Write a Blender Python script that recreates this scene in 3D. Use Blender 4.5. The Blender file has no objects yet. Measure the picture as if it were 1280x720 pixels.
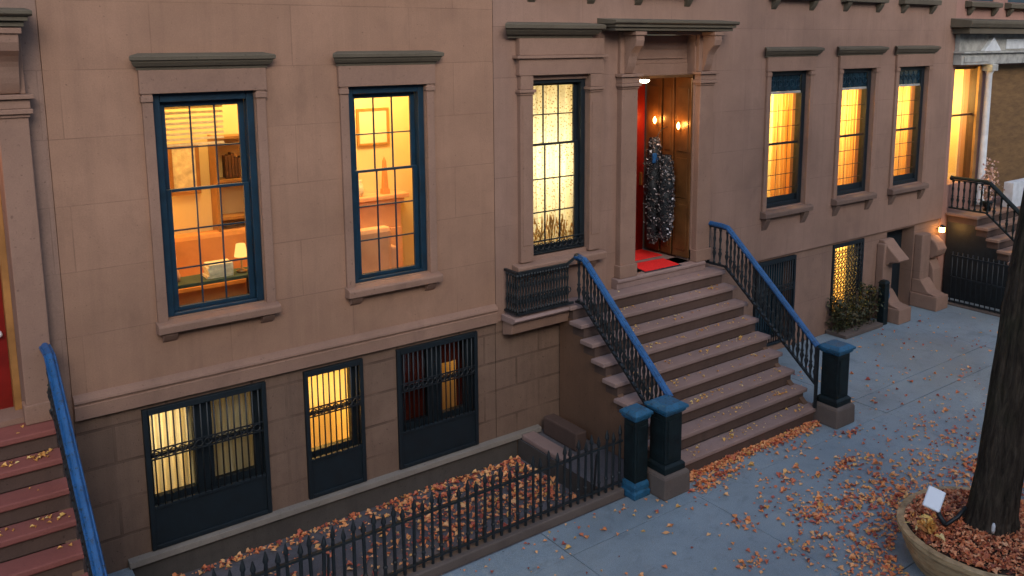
import bpy, math, random
from mathutils import Vector, Matrix, noise
random.seed(11)
PI = math.pi
C = bpy.context.scene.collection
sc = bpy.context.scene

# ------------------------------------------------------------------ mesh builder
class MB:
    def __init__(s): s.v = []; s.f = []; s.sm = []
    def add(s, vs, fs, sm=False):
        n = len(s.v); s.v += [tuple(a) for a in vs]
        for f in fs: s.f.append(tuple(n+i for i in f)); s.sm.append(sm)
        return s
    def box(s, x0, x1, y0, y1, z0, z1):
        return s.add([(x0,y0,z0),(x1,y0,z0),(x1,y1,z0),(x0,y1,z0),(x0,y0,z1),(x1,y0,z1),(x1,y1,z1),(x0,y1,z1)],
                     [(0,3,2,1),(4,5,6,7),(0,1,5,4),(1,2,6,5),(2,3,7,6),(3,0,4,7)])
    def frustum(s, cx, cy, z0, z1, ax, ay, bx, by):
        return s.add([(cx-ax,cy-ay,z0),(cx+ax,cy-ay,z0),(cx+ax,cy+ay,z0),(cx-ax,cy+ay,z0),
                      (cx-bx,cy-by,z1),(cx+bx,cy-by,z1),(cx+bx,cy+by,z1),(cx-bx,cy+by,z1)],
                     [(0,3,2,1),(4,5,6,7),(0,1,5,4),(1,2,6,5),(2,3,7,6),(3,0,4,7)])
    def prism_x(s, prof, x0, x1):          # prof: (y,z) loop
        n = len(prof)
        vs = [(x0,y,z) for y,z in prof] + [(x1,y,z) for y,z in prof]
        fs = [tuple(range(n-1,-1,-1)), tuple(range(n,2*n))] + [(i,(i+1)%n,n+(i+1)%n,n+i) for i in range(n)]
        return s.add(vs, fs)
    def prism_y(s, prof, y0, y1):          # prof: (x,z)
        n = len(prof)
        vs = [(x,y0,z) for x,z in prof] + [(x,y1,z) for x,z in prof]
        fs = [tuple(range(n)), tuple(range(2*n-1,n-1,-1))] + [(i,n+i,n+(i+1)%n,(i+1)%n) for i in range(n)]
        return s.add(vs, fs)
    def lathe(s, cx, cy, prof, n=12, sm=True):   # prof (r,z) bottom->top
        vs = []; fs = []
        for r, z in prof:
            for k in range(n):
                a = 2*PI*k/n; vs.append((cx+r*math.cos(a), cy+r*math.sin(a), z))
        m = len(prof)
        for i in range(m-1):
            for k in range(n):
                a = i*n+k; b = i*n+(k+1) % n
                fs.append((a, b, b+n, a+n))
        fs.append(tuple(range(n-1,-1,-1))); fs.append(tuple(range((m-1)*n, m*n)))
        return s.add(vs, fs, sm)
    def tube(s, pts, r, n=6, sm=True, sx=1.0):
        pts = [Vector(p) for p in pts]; vs = []; fs = []
        rr = r if isinstance(r, (list, tuple)) else [r]*len(pts)
        for i, p in enumerate(pts):
            t = (pts[min(i+1,len(pts)-1)] - pts[max(i-1,0)]).normalized()
            up = Vector((0,0,1)) if abs(t.z) < .95 else Vector((0,1,0))
            a = t.cross(up).normalized(); b = a.cross(t)
            for k in range(n):
                w = 2*PI*(k+.5)/n
                vs.append(p + a*math.cos(w)*rr[i]*sx + b*math.sin(w)*rr[i])
        for i in range(len(pts)-1):
            for k in range(n):
                q = i*n+k; w = i*n+(k+1) % n
                fs.append((q, q+n, w+n, w))
        fs.append(tuple(range(n))); fs.append(tuple(range(len(vs)-1, len(vs)-n-1, -1)))
        return s.add(vs, fs, sm)
    def bar(s, p, q, w, h):                # box beam between two points
        p = Vector(p); q = Vector(q); t = (q-p).normalized()
        up = Vector((0,0,1)) if abs(t.z) < .98 else Vector((0,1,0))
        a = t.cross(up).normalized()*w/2; b = a.cross(t).normalized()*h/2
        vs = [p-a-b,p+a-b,p+a+b,p-a+b,q-a-b,q+a-b,q+a+b,q-a+b]
        return s.add(vs, [(0,1,2,3),(7,6,5,4),(0,4,5,1),(1,5,6,2),(2,6,7,3),(3,7,4,0)])
    def ring(s, cx, y, cz, R, r, n=10):
        pts = [(cx+R*math.cos(2*PI*k/n), y, cz+R*math.sin(2*PI*k/n)) for k in range(n+1)]
        return s.tube(pts, r, 4)
    def build(s, name, mat, parent=None, bevel=0, recalc=False):
        me = bpy.data.meshes.new(name)
        off = parent_world(parent)
        me.from_pydata([(x-off[0], y-off[1], z-off[2]) for x,y,z in s.v], [], s.f)
        me.polygons.foreach_set('use_smooth', s.sm)
        me.materials.append(mat); me.update()
        if recalc:
            import bmesh
            b = bmesh.new(); b.from_mesh(me); bmesh.ops.recalc_face_normals(b, faces=b.faces); b.to_mesh(me); b.free()
        o = bpy.data.objects.new(name, me); C.objects.link(o); o.parent = parent
        if bevel:
            m = o.modifiers.new('bevel', 'BEVEL'); m.width = bevel; m.segments = 2; m.limit_method = 'ANGLE'; m.angle_limit = .6
        return o
def parent_world(p):
    v = Vector((0,0,0))
    while p is not None: v += Vector(p.location); p = p.parent
    return v
def tag(o, label=None, cat=None, group=None, kind=None):
    if label: o['label'] = label
    if cat: o['category'] = cat
    if group: o['group'] = group
    if kind: o['kind'] = kind
    return o
def thing(name, label, cat, loc=(0,0,0), group=None):
    o = bpy.data.objects.new(name, None); C.objects.link(o); o.location = loc
    return tag(o, label, cat, group)
def copy_tree(o, parent=None):
    c = o.copy(); C.objects.link(c); c.parent = parent
    for ch in list(o.children): copy_tree(ch, c)
    return c

# ------------------------------------------------------------------ materials
class NT:
    def __init__(s, name):
        s.m = bpy.data.materials.new(name); s.m.use_nodes = True; s.t = s.m.node_tree; s.n = s.t.nodes; s.l = s.t.links
        s.b = s.n['Principled BSDF']; s.out = s.n['Material Output']
    def new(s, typ, **k):
        q = s.n.new(typ)
        for a, v in k.items(): setattr(q, a, v)
        return q
    def pos(s, scale=(1,1,1), obj=False):
        g = s.new('ShaderNodeTexCoord') if obj else s.new('ShaderNodeNewGeometry')
        m = s.new('ShaderNodeMapping'); m.inputs['Scale'].default_value = scale
        s.l.new(g.outputs['Object' if obj else 'Position'], m.inputs[0]); return m.outputs[0]
    def noise(s, vec, scale, detail=5, rough=.6, dist=0):
        q = s.new('ShaderNodeTexNoise'); q.inputs['Scale'].default_value = scale; q.inputs['Detail'].default_value = detail
        q.inputs['Roughness'].default_value = rough; q.inputs['Distortion'].default_value = dist
        s.l.new(vec, q.inputs['Vector']); return q.outputs['Fac']
    def ramp(s, fac, stops, interp='LINEAR'):
        q = s.new('ShaderNodeValToRGB'); e = q.color_ramp; e.interpolation = interp
        while len(e.elements) < len(stops): e.elements.new(.5)
        for el, (p, c) in zip(e.elements, stops): el.position = p; el.color = (*c, 1) if len(c) == 3 else c
        s.l.new(fac, q.inputs[0]); return q.outputs[0]
    def mix(s, a, b, fac, mode='MIX'):
        q = s.new('ShaderNodeMix', data_type='RGBA', blend_type=mode)
        for sock, val in ((q.inputs[0], fac), (q.inputs[6], a), (q.inputs[7], b)):
            if hasattr(val, 'default_value'): s.l.new(val, sock)
            else: sock.default_value = val if not isinstance(val, tuple) else ((*val, 1) if len(val) == 3 else val)
        return q.outputs[2]
    def math(s, op, a, b=None):
        q = s.new('ShaderNodeMath', operation=op)
        for i, val in enumerate((a, b)):
            if val is None: continue
            if hasattr(val, 'default_value'): s.l.new(val, q.inputs[i])
            else: q.inputs[i].default_value = val
        return q.outputs[0]
    def bump(s, h, strength=.3, dist=.01):
        q = s.new('ShaderNodeBump'); q.inputs['Strength'].default_value = strength; q.inputs['Distance'].default_value = dist
        s.l.new(h, q.inputs['Height']); s.l.new(q.outputs[0], s.b.inputs['Normal'])
    def set(s, **k):
        for a, v in k.items():
            i = s.b.inputs[a.replace('_', ' ')]
            if hasattr(v, 'default_value'): s.l.new(v, i)
            else: i.default_value = (*v, 1) if isinstance(v, tuple) and len(v) == 3 else v
        return s.m

def simple(name, col, rough=.6, var=.15, scale=6, bump=.1, metal=0, spec=.5, obj=False, bd=.004):
    t = NT(name); p = t.pos(obj=obj)
    n = t.noise(p, scale, 6)
    lo = tuple(c*(1-var) for c in col); hi = tuple(min(1, c*(1+var)) for c in col)
    c = t.ramp(n, [(.3, lo), (.7, hi)])
    if bump: t.bump(t.noise(p, scale*9, 4), bump, bd)
    return t.set(Base_Color=c, Roughness=rough, Metallic=metal, Specular_IOR_Level=spec)

def stone(name, col, joints=None, dirt=.5, streak=True, bumps=.25, rough=.9):
    """brownstone: mottled sandy render, weather streaks, optional ashlar joints (w, h, mortar, z offset, x offset)"""
    t = NT(name); p = t.pos()
    big = t.noise(p, .7, 5, .6, .3); mid = t.noise(p, 4.5, 8, .7); fine = t.noise(p, 70, 4, .7)
    lo = tuple(c*.80 for c in col); hi = tuple(c*1.14 for c in col)
    c = t.ramp(big, [(.3, lo), (.7, hi)])
    c = t.mix(c, (col[0]*.74, col[1]*.72, col[2]*.75), t.math('MULTIPLY', t.ramp(mid, [(.45, (0,0,0)), (.8, (1,1,1))]), dirt))
    if streak:
        v = t.pos((5.5, 5.5, .35)); st = t.noise(v, 1.0, 6, .65)
        c = t.mix(c, (col[0]*.58, col[1]*.60, col[2]*.64), t.math('MULTIPLY', t.ramp(st, [(.52, (0,0,0)), (.78, (1,1,1))]), .6*dirt+.15))
        v2 = t.pos((9, 9, .5)); st2 = t.noise(v2, 1.3, 4, .6)
        c = t.mix(c, (col[0]*1.22, col[1]*1.24, col[2]*1.28), t.math('MULTIPLY', t.ramp(st2, [(.55, (0,0,0)), (.8, (1,1,1))]), .35))
    c = t.mix(c, t.ramp(fine, [(.35, (.45,.45,.45)), (.65, (.58,.58,.58))]), .5, 'OVERLAY')
    h = t.math('ADD', t.math('MULTIPLY', mid, .6), t.math('MULTIPLY', fine, .35))
    soot = t.noise(t.pos((1.1,1.1,.5)), 1.6, 9, .72, .8)
    c = t.mix(c, (col[0]*.50, col[1]*.50, col[2]*.52), t.math('MULTIPLY', t.ramp(soot, [(.54,(0,0,0)),(.74,(1,1,1))]), .38))
    pitn = t.noise(p, 34, 3, .5); pm = t.ramp(pitn, [(.27,(1,1,1)),(.33,(0,0,0))]); c = t.mix(c, (col[0]*.35, col[1]*.33, col[2]*.33), t.math('MULTIPLY', pm, .5)); h = t.math('SUBTRACT', h, t.math('MULTIPLY', pm, .6))
    if joints:
        bw, bh, mo, zo, xo = joints[:5]
        g = t.new('ShaderNodeNewGeometry'); sp = t.new('ShaderNodeSeparateXYZ'); t.l.new(g.outputs['Position'], sp.inputs[0])
        cb = t.new('ShaderNodeCombineXYZ')
        t.l.new(t.math('ADD', sp.outputs[0], xo), cb.inputs[0]); t.l.new(t.math('ADD', sp.outputs[2], zo), cb.inputs[1])
        br = t.new('ShaderNodeTexBrick'); br.offset = .42; br.inputs['Scale'].default_value = 1
        br.inputs['Brick Width'].default_value = bw; br.inputs['Row Height'].default_value = bh
        br.inputs['Mortar Size'].default_value = mo; br.inputs['Mortar Smooth'].default_value = .35
        br.inputs['Bias'].default_value = 0
        br.inputs['Color1'].default_value = (.47,.47,.47,1); br.inputs['Color2'].default_value = (.53,.53,.53,1); br.inputs['Mortar'].default_value = (.5,.5,.5,1)
        t.l.new(cb.outputs[0], br.inputs['Vector'])
        c = t.mix(c, br.outputs['Color'], .55, 'OVERLAY')
        wear = t.ramp(t.noise(p, 1.6, 3), [(.38, (.15,.15,.15)), (.6, (1,1,1))])
        jf = t.math('MULTIPLY', br.outputs['Fac'], wear)
        c = t.mix(c, (col[0]*.42, col[1]*.40, col[2]*.40), t.math('MULTIPLY', jf, joints[5] if len(joints) > 5 else .42))
        h = t.math('SUBTRACT', h, t.math('MULTIPLY', jf, 1.2))
    t.bump(h, bumps, .012)
    return t.set(Base_Color=c, Roughness=rough, Specular_IOR_Level=.25)

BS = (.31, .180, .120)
M = {}
M['wall_l'] = stone('brownstone_left', (.27,.175,.135), (1.5,.62,.006,.02,.3))
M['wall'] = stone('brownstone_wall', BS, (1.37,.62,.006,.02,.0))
M['wall_r'] = stone('brownstone_right', (.28,.172,.128), (1.63,.62,.005,.22,.7), dirt=.4)
M['wall_far'] = stone('brownstone_far', (.34,.19,.15), None, dirt=.3)
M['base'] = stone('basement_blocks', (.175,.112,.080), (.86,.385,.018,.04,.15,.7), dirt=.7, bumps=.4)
M['base_r'] = stone('basement_smooth', (.25,.155,.115), (1.9,.8,.006,.1,.3), dirt=.5)
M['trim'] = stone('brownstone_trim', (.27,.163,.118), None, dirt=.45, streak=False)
M['sillr'] = stone('dark_sill', (.17,.11,.085), None, dirt=.6, streak=False)
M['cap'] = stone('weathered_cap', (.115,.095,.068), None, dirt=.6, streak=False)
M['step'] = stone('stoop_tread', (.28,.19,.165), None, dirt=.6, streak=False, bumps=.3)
M['riser'] = stone('stoop_riser_shaded', (.10,.063,.050), None, dirt=.7, bumps=.3)  # darker than the tread stone: shade under the lips put into the colour
M['step_red'] = stone('red_painted_tread', (.25,.085,.07), None, dirt=.6, streak=False, bumps=.25, rough=.75)
M['cheek'] = stone('stoop_cheek', (.155,.085,.052), None, dirt=.6)
M['ledge'] = stone('concrete_ledge', (.22,.19,.16), None, dirt=.7, streak=False)
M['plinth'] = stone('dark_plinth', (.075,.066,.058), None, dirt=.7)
M['curb'] = stone('curb_stone', (.13,.10,.085), None, dirt=.7, streak=False)
M['navy'] = simple('navy_paint', (.005,.027,.050), .45, .3, 5, .08)
M['navyd'] = simple('dark_navy_paint', (.003,.009,.014), .6, .3, 5, .1)
M['iron'] = simple('black_iron', (.010,.014,.017), .5, .4, 12, .2)
M['newel'] = simple('newel_dark_teal', (.004,.010,.012), .6, .5, 9, .4, spec=.3)
def worn(name, col, under, rough):
    t = NT(name); p = t.pos(); n = t.noise(p, 9, 6, .7); c = t.ramp(n, [(.3, tuple(k*.65 for k in col)), (.7, tuple(k*1.3 for k in col))])
    ch = t.ramp(t.noise(p, 26, 6, .8), [(.55, (0,0,0)), (.62, (1,1,1))]); c = t.mix(c, under, ch)
    dr = t.noise(t.pos((30,30,3)), 1, 4); t.bump(t.math('ADD', t.math('MULTIPLY', dr, .6), t.math('MULTIPLY', ch, -.5)), .35, .006)
    ro = t.ramp(n, [(.3, (rough,)*3), (.7, (rough+.25,)*3)]); return t.set(Base_Color=c, Roughness=ro)
M['blue'] = worn('blue_gloss_paint', (.014,.088,.24), (.010,.020,.034), .28)
M['bluecap'] = worn('blue_cap_paint', (.016,.10,.19), (.01,.02,.025), .4)
M['oak'] = simple('varnished_reveal', (.125,.055,.018), .3, .4, 3, .08)
M['red'] = simple('red_door_paint', (.20,.010,.006), .35, .2, 4, .05)
M['mat'] = simple('red_mat', (.80,.012,.010), .95, .12, 40, .5)
M['matedge'] = simple('mat_rubber', (.02,.022,.03), .7, .2, 20, .2)
M['wood'] = simple('amber_wood', (.33,.16,.05), .45, .35, 3, .1)
M['woodd'] = simple('dark_wood', (.07,.028,.012), .5, .3, 4, .1)
M['cream'] = simple('interior_plaster', (.82,.65,.34), .9, .06, 1.2, 0)
M['cream2'] = simple('interior_plaster_pale', (.85,.72,.45), .9, .05, 1.2, 0)
M['floorw'] = simple('parquet', (.25,.12,.05), .5, .3, 3, .05)
M['orange'] = simple('orange_upholstery', (.60,.27,.09), .9, .12, 6, .3)
M['peach'] = simple('peach_marble', (.80,.42,.24), .6, .15, 3, .05)
M['green'] = simple('green_upholstery', (.05,.075,.05), .9, .2, 6, .2)
M['paper'] = simple('cream_paper', (.8,.7,.5), .9, .3, 14, .1)
M['white'] = simple('white_paint', (.62,.64,.66), .6, .18, 5, .15)
M['grey'] = simple('weathered_grey_wood', (.34,.33,.30), .8, .35, 6, .3)
M['steel'] = simple('white_metal_housing', (.78,.82,.88), .35, .05, 4, 0)
M['bag'] = simple('blue_plastic', (.03,.11,.20), .4, .4, 8, .3)

def mk_glass():
    t = NT('window_glass')
    tr = t.new('ShaderNodeBsdfTransparent'); gl = t.new('ShaderNodeBsdfGlossy'); gl.inputs['Roughness'].default_value = .04
    fr = t.new('ShaderNodeFresnel'); fr.inputs['IOR'].default_value = 1.45
    g_ = t.new('ShaderNodeNewGeometry'); t.l.new(t.math('SUBTRACT', 1.45, t.math('MULTIPLY', g_.outputs['Backfacing'], 1.45-1/1.45)), fr.inputs['IOR'])
    w = t.noise(t.pos(), 1.7, 2); b = t.new('ShaderNodeBump'); b.inputs['Strength'].default_value = .12; b.inputs['Distance'].default_value = .05
    t.l.new(w, b.inputs['Height']); t.l.new(b.outputs[0], gl.inputs['Normal'])
    tr.inputs[0].default_value = (.93,.94,.9,1)
    mx = t.new('ShaderNodeMixShader'); t.l.new(fr.outputs[0], mx.inputs[0]); t.l.new(tr.outputs[0], mx.inputs[1]); t.l.new(gl.outputs[0], mx.inputs[2])
    t.l.new(mx.outputs[0], t.out.inputs[0]); return t.m
M['glass'] = mk_glass()
def mk_amber():
    t = NT('amber_rippled_glass'); tr = t.new('ShaderNodeBsdfTransparent'); tr.inputs[0].default_value=(.75,.42,.16,1)
    gl = t.new('ShaderNodeBsdfGlossy'); gl.inputs['Roughness'].default_value=.12; tl = t.new('ShaderNodeBsdfTranslucent'); tl.inputs[0].default_value=(.6,.28,.08,1)
    b = t.new('ShaderNodeBump'); b.inputs['Strength'].default_value=.5; b.inputs['Distance'].default_value=.02; t.l.new(t.noise(t.pos(),22,3), b.inputs['Height']); t.l.new(b.outputs[0], gl.inputs['Normal'])
    a = t.new('ShaderNodeMixShader'); a.inputs[0].default_value=.45; t.l.new(tr.outputs[0],a.inputs[1]); t.l.new(tl.outputs[0],a.inputs[2])
    m = t.new('ShaderNodeMixShader'); m.inputs[0].default_value=.08; t.l.new(a.outputs[0],m.inputs[1]); t.l.new(gl.outputs[0],m.inputs[2]); t.l.new(m.outputs[0],t.out.inputs[0]); return t.m
M['amberglass'] = mk_amber()
M['glassd'] = simple('dark_glass', (.01,.03,.045), .08, .5, 3, .05)

def mk_cloth(name, col, transl=.6, pat=None, sheer=0.):
    t = NT(name); p = t.pos()
    n = t.noise(t.pos((9,9,.6)), 2, 5); c = t.ramp(n, [(.3, tuple(k*.7 for k in col)), (.7, col)])
    if pat:
        vz = t.new('ShaderNodeTexVoronoi'); vz.inputs['Scale'].default_value = pat[0]; t.l.new(p, vz.inputs['Vector'])
        m1 = t.ramp(vz.outputs['Distance'], [(.22, (1,1,1)), (.42, (0,0,0))])
        m2 = t.ramp(t.noise(p, 3.2, 3), [(.34, (0,0,0)), (.52, (1,1,1))])
        c = t.mix(c, pat[1], t.math('MULTIPLY', m1, m2))
    d = t.new('ShaderNodeBsdfDiffuse'); tl = t.new('ShaderNodeBsdfTranslucent')
    t.l.new(c, d.inputs[0]); t.l.new(c, tl.inputs[0])
    mx = t.new('ShaderNodeMixShader'); mx.inputs[0].default_value = transl
    t.l.new(d.outputs[0], mx.inputs[1]); t.l.new(tl.outputs[0], mx.inputs[2]); o = mx.outputs[0]
    if sheer:
        tr = t.new('ShaderNodeBsdfTransparent'); m3 = t.new('ShaderNodeMixShader'); m3.inputs[0].default_value = sheer
        t.l.new(o, m3.inputs[1]); t.l.new(tr.outputs[0], m3.inputs[2]); o = m3.outputs[0]
    t.l.new(o, t.out.inputs[0]); return t.m
M['sheer'] = mk_cloth('sheer_curtain', (.93,.88,.72), .7, (30, (.34,.25,.12)), .0)
M['drape'] = mk_cloth('gold_drape', (.93,.76,.36), .65)
M['drape2'] = mk_cloth('rust_drape', (.85,.52,.18), .6)
M['darkcurt'] = mk_cloth('maroon_curtain', (.10,.02,.015), .3)
M['blind'] = mk_cloth('cream_blind', (.85,.78,.55), .5)
M['bcurt'] = mk_cloth('ivory_curtain', (.88,.84,.70), .65)

def mk_walk(name, col):
    t = NT(name); p = t.pos()
    big = t.noise(p, .55, 5, .65, .4); mid = t.noise(p, 5, 9, .75); fine = t.noise(p, 110, 3, .7)
    c = t.ramp(big, [(.3, tuple(k*.78 for k in col)), (.7, tuple(k*1.12 for k in col))])
    c = t.mix(c, tuple(k*.62 for k in col), t.math('MULTIPLY', t.ramp(mid, [(.5, (0,0,0)), (.75, (1,1,1))]), .6))
    c = t.mix(c, t.ramp(fine, [(.32, (.25,.25,.25)), (.68, (.75,.75,.75))]), .6, 'OVERLAY')
    v = t.new('ShaderNodeTexVoronoi'); v.inputs['Scale'].default_value = 5.5; t.l.new(p, v.inputs['Vector'])
    spots = t.math('MULTIPLY', t.ramp(v.outputs['Distance'], [(.05, (1,1,1)), (.10, (0,0,0))]), t.ramp(mid, [(.45,(0,0,0)),(.55,(1,1,1))]))
    c = t.mix(c, tuple(k*.35 for k in col), t.math('MULTIPLY', spots, .8))
    stn = t.noise(p, 1.9, 8, .7, 1.2); c = t.mix(c, tuple(k*.5 for k in col), t.math('MULTIPLY', t.ramp(stn, [(.56,(0,0,0)),(.66,(1,1,1))]), .45))
    c = t.mix(c, tuple(min(1,k*1.5) for k in col), t.math('MULTIPLY', t.ramp(t.noise(p, 2.6, 8, .75, .6), [(.6,(0,0,0)),(.72,(1,1,1))]), .25))
    t.bump(t.math('ADD', mid, t.math('MULTIPLY', fine, .6)), .25, .006)
    r = t.ramp(big, [(.3, (.55,.55,.55)), (.7, (.85,.85,.85))])
    return t.set(Base_Color=c, Roughness=r)
M['walk'] = mk_walk('bluestone_pavement', (.215,.27,.305))
M['pit'] = mk_walk('areaway_concrete', (.105,.10,.11))
M['soil'] = simple('soil', (.05,.028,.018), .95, .5, 9, .6)

def mk_leaf(name, stops):
    t = NT(name); g = t.new('ShaderNodeNewGeometry')
    c = t.ramp(g.outputs['Random Per Island'], stops, 'LINEAR')
    v = t.noise(t.pos(), 60, 3); c = t.mix(c, (.25,.08,.03), t.math('MULTIPLY', t.ramp(v, [(.5,(0,0,0)),(.75,(1,1,1))]), .5))
    d = t.new('ShaderNodeBsdfTranslucent'); t.l.new(c, d.inputs[0]); t.set(Base_Color=c, Roughness=.6)
    mx = t.new('ShaderNodeMixShader'); mx.inputs[0].default_value = .15
    t.l.new(t.b.outputs[0], mx.inputs[1]); t.l.new(d.outputs[0], mx.inputs[2]); t.l.new(mx.outputs[0], t.out.inputs[0]); return t.m
M['leaf'] = mk_leaf('autumn_leaf', [(0,(.20,.05,.04)),(.14,(.50,.11,.08)),(.4,(.82,.27,.10)),(.65,(.88,.38,.14)),(.85,(.92,.52,.24)),(1,(.75,.42,.10))])
M['leafy'] = mk_leaf('yellow_autumn_leaf', [(0,(.50,.20,.05)),(.4,(.80,.42,.10)),(.8,(.88,.58,.16)),(1,(.85,.7,.35))])
M['leafd'] = mk_leaf('planter_leaf', [(0,(.12,.03,.02)),(.22,(.45,.11,.05)),(.45,(.80,.27,.11)),(.8,(.92,.50,.26)),(1,(.50,.12,.06))])
M['foliage'] = mk_leaf('dark_green_leaf', [(0,(.012,.02,.008)),(.6,(.03,.048,.014)),(1,(.09,.075,.03))])

def mk_bark():
    t = NT('bark'); v = t.pos((7,7,1.1)); n = t.noise(v, 2.4, 9, .75, .6); n2 = t.noise(t.pos((16,16,2.5)), 2, 5, .7)
    c = t.ramp(n, [(.32, (.012,.009,.007)), (.52, (.055,.041,.030)), (.72, (.13,.10,.075))])
    m = t.ramp(t.noise(t.pos(), 1.3, 4), [(.5,(0,0,0)),(.75,(1,1,1))]); c = t.mix(c, (.03,.04,.015), t.math('MULTIPLY', m, .5))
    t.bump(t.math('ADD', n, t.math('MULTIPLY', n2, .5)), 1.0, .05); return t.set(Base_Color=c, Roughness=.95, Specular_IOR_Level=.2)
M['bark'] = mk_bark()
def mk_plank():
    t = NT('barrel_wood'); p = t.pos()
    n = t.noise(t.pos((3,3,14)), 2, 6, .7); c = t.ramp(n, [(.3,(.20,.12,.055)),(.5,(.40,.27,.14)),(.75,(.55,.40,.23))])
    t.bump(n, .5, .01); return t.set(Base_Color=c, Roughness=.8)
M['barrel'] = mk_plank()
def mk_board():
    t = NT('plywood_boarding'); n = t.noise(t.pos((2,2,9)), 1.3, 7, .7, .5)
    c = t.ramp(n, [(.3,(.10,.05,.015)),(.6,(.20,.105,.035)),(.8,(.26,.15,.06))]); t.bump(n, .2, .01)
    return t.set(Base_Color=c, Roughness=.7)
M['board'] = mk_board()
def mk_silver():
    t = NT('patterned_foil'); p = t.pos(); v = t.new('ShaderNodeTexVoronoi'); v.inputs['Scale'].default_value = 34; t.l.new(p, v.inputs['Vector'])
    g=t.new('ShaderNodeNewGeometry'); c = t.ramp(g.outputs['Random Per Island'], [(0,(.015,.013,.015)),(.42,(.05,.04,.045)),(.62,(.13,.10,.09)),(.82,(.30,.26,.26)),(.94,(.60,.58,.62))],'CONSTANT')
    return t.set(Base_Color=c, Roughness=.5)
M['foil'] = mk_silver()
def emis(name, col, s):
    t = NT(name); e = t.new('ShaderNodeEmission'); e.inputs[0].default_value = (*col, 1); e.inputs[1].default_value = s
    t.l.new(e.outputs[0], t.out.inputs[0]); return t.m
M['bulb'] = emis('lamp_glow', (1,.82,.55), 18)
M['bulbo'] = emis('amber_lamp_glow', (1,.50,.12), 16)
M['shade'] = emis('lit_lampshade', (1,.58,.16), 1.0)

def plight(name, loc, power, col=(1,.62,.22), r=.12):
    l = bpy.data.lights.new(name, 'POINT'); l.energy = power*.85; l.color = col; l.shadow_soft_size = r
    o = bpy.data.objects.new(name, l); C.objects.link(o); o.location = loc; return o

# ------------------------------------------------------------------ ground
def struct(name, mb, mat, **k):
    o = mb.build(name, mat, None, **k); o['kind'] = 'structure'; return o
g = MB()
# one sheet with the areaway cut out of it (pit X 1.62..6.36, Y -1.86..0)
PX0, PX1, PY0, PY1 = 1.62, 6.36, -1.86, -.02
for a in ((-60,PX0,-60,.3),(PX1,80,-60,.3),(PX0,PX1,-60,PY0),):
    g.add([(a[0],a[2],-.012),(a[1],a[2],-.012),(a[1],a[3],-.012),(a[0],a[3],-.012)], [(0,1,2,3)])
struct('ground', g, M['pit'])
# bluestone flags: slabs with real narrow gaps
xs = [-6.2,-2.4,1.44,3.34,5.24,7.14,10.95,14.75,18.6,22.4,26.2,30]
ys = [-8.2,-6.3,-4.75,-2.55,-2.02]
sw = MB(); gp = .0035
for i in range(len(xs)-1):
    for j in range(len(ys)-1):
        dz = random.uniform(-.003,.003)
        sw.box(xs[i]+gp, xs[i+1]-gp, ys[j]+gp, ys[j+1]-gp, -.01, .0+dz)
for i in range(len(xs)-1):      # behind the fence line and stoop, to the wall
    if xs[i] >= 10.9: sw.box(xs[i]+gp, xs[i+1]-gp, -2.02+gp, .02, -.01, random.uniform(-.003,.003))
sw.box(10.06, 10.95-gp, -2.02+gp, .02, -.01, .001); sw.box(1.28, PX0-.0, -2.02+gp, 0, -.01, .004)
struct('sidewalk', sw, M['walk'], bevel=.004)
st = MB(); st.add([(-60,-60,-.16+.15),(80,-60,-.01),(80,-8.35,-.01),(-60,-8.35,-.01)], [(0,1,2,3)])
st2 = MB(); st2.box(-60,80,-8.35,-8.2-.004,-.01,.004)
struct('kerb', st2, M['ledge'])
M['asphalt'] = mk_walk('asphalt', (.05,.05,.052)); 
ro = MB(); ro.add([(-60,-60,-.006),(80,-60,-.006),(80,-8.352,-.006),(-60,-8.352,-.006)], [(0,1,2,3)]); struct('road', ro, M['asphalt'])
# areaway
FZ = -.26
a = MB()
a.add([(PX0,PY0,FZ),(PX1,PY0,FZ),(PX1,PY1,FZ),(PX0,PY1,FZ)], [(0,1,2,3)])
struct('areaway_floor', a, M['pit'])
a = MB()
a.add([(PX0,PY1,FZ),(PX0,PY0,FZ),(PX0,PY0,0),(PX0,PY1,0)], [(0,1,2,3)])
a.add([(PX1,PY0,FZ),(PX1,PY1,FZ),(PX1,PY1,0),(PX1,PY0,0)], [(0,1,2,3)])
a.add([(PX0,PY0,FZ),(PX1,PY0,FZ),(PX1,PY0,0),(PX0,PY0,0)], [(0,1,2,3)])
struct('areaway_wall', a, M['plinth'])

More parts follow.
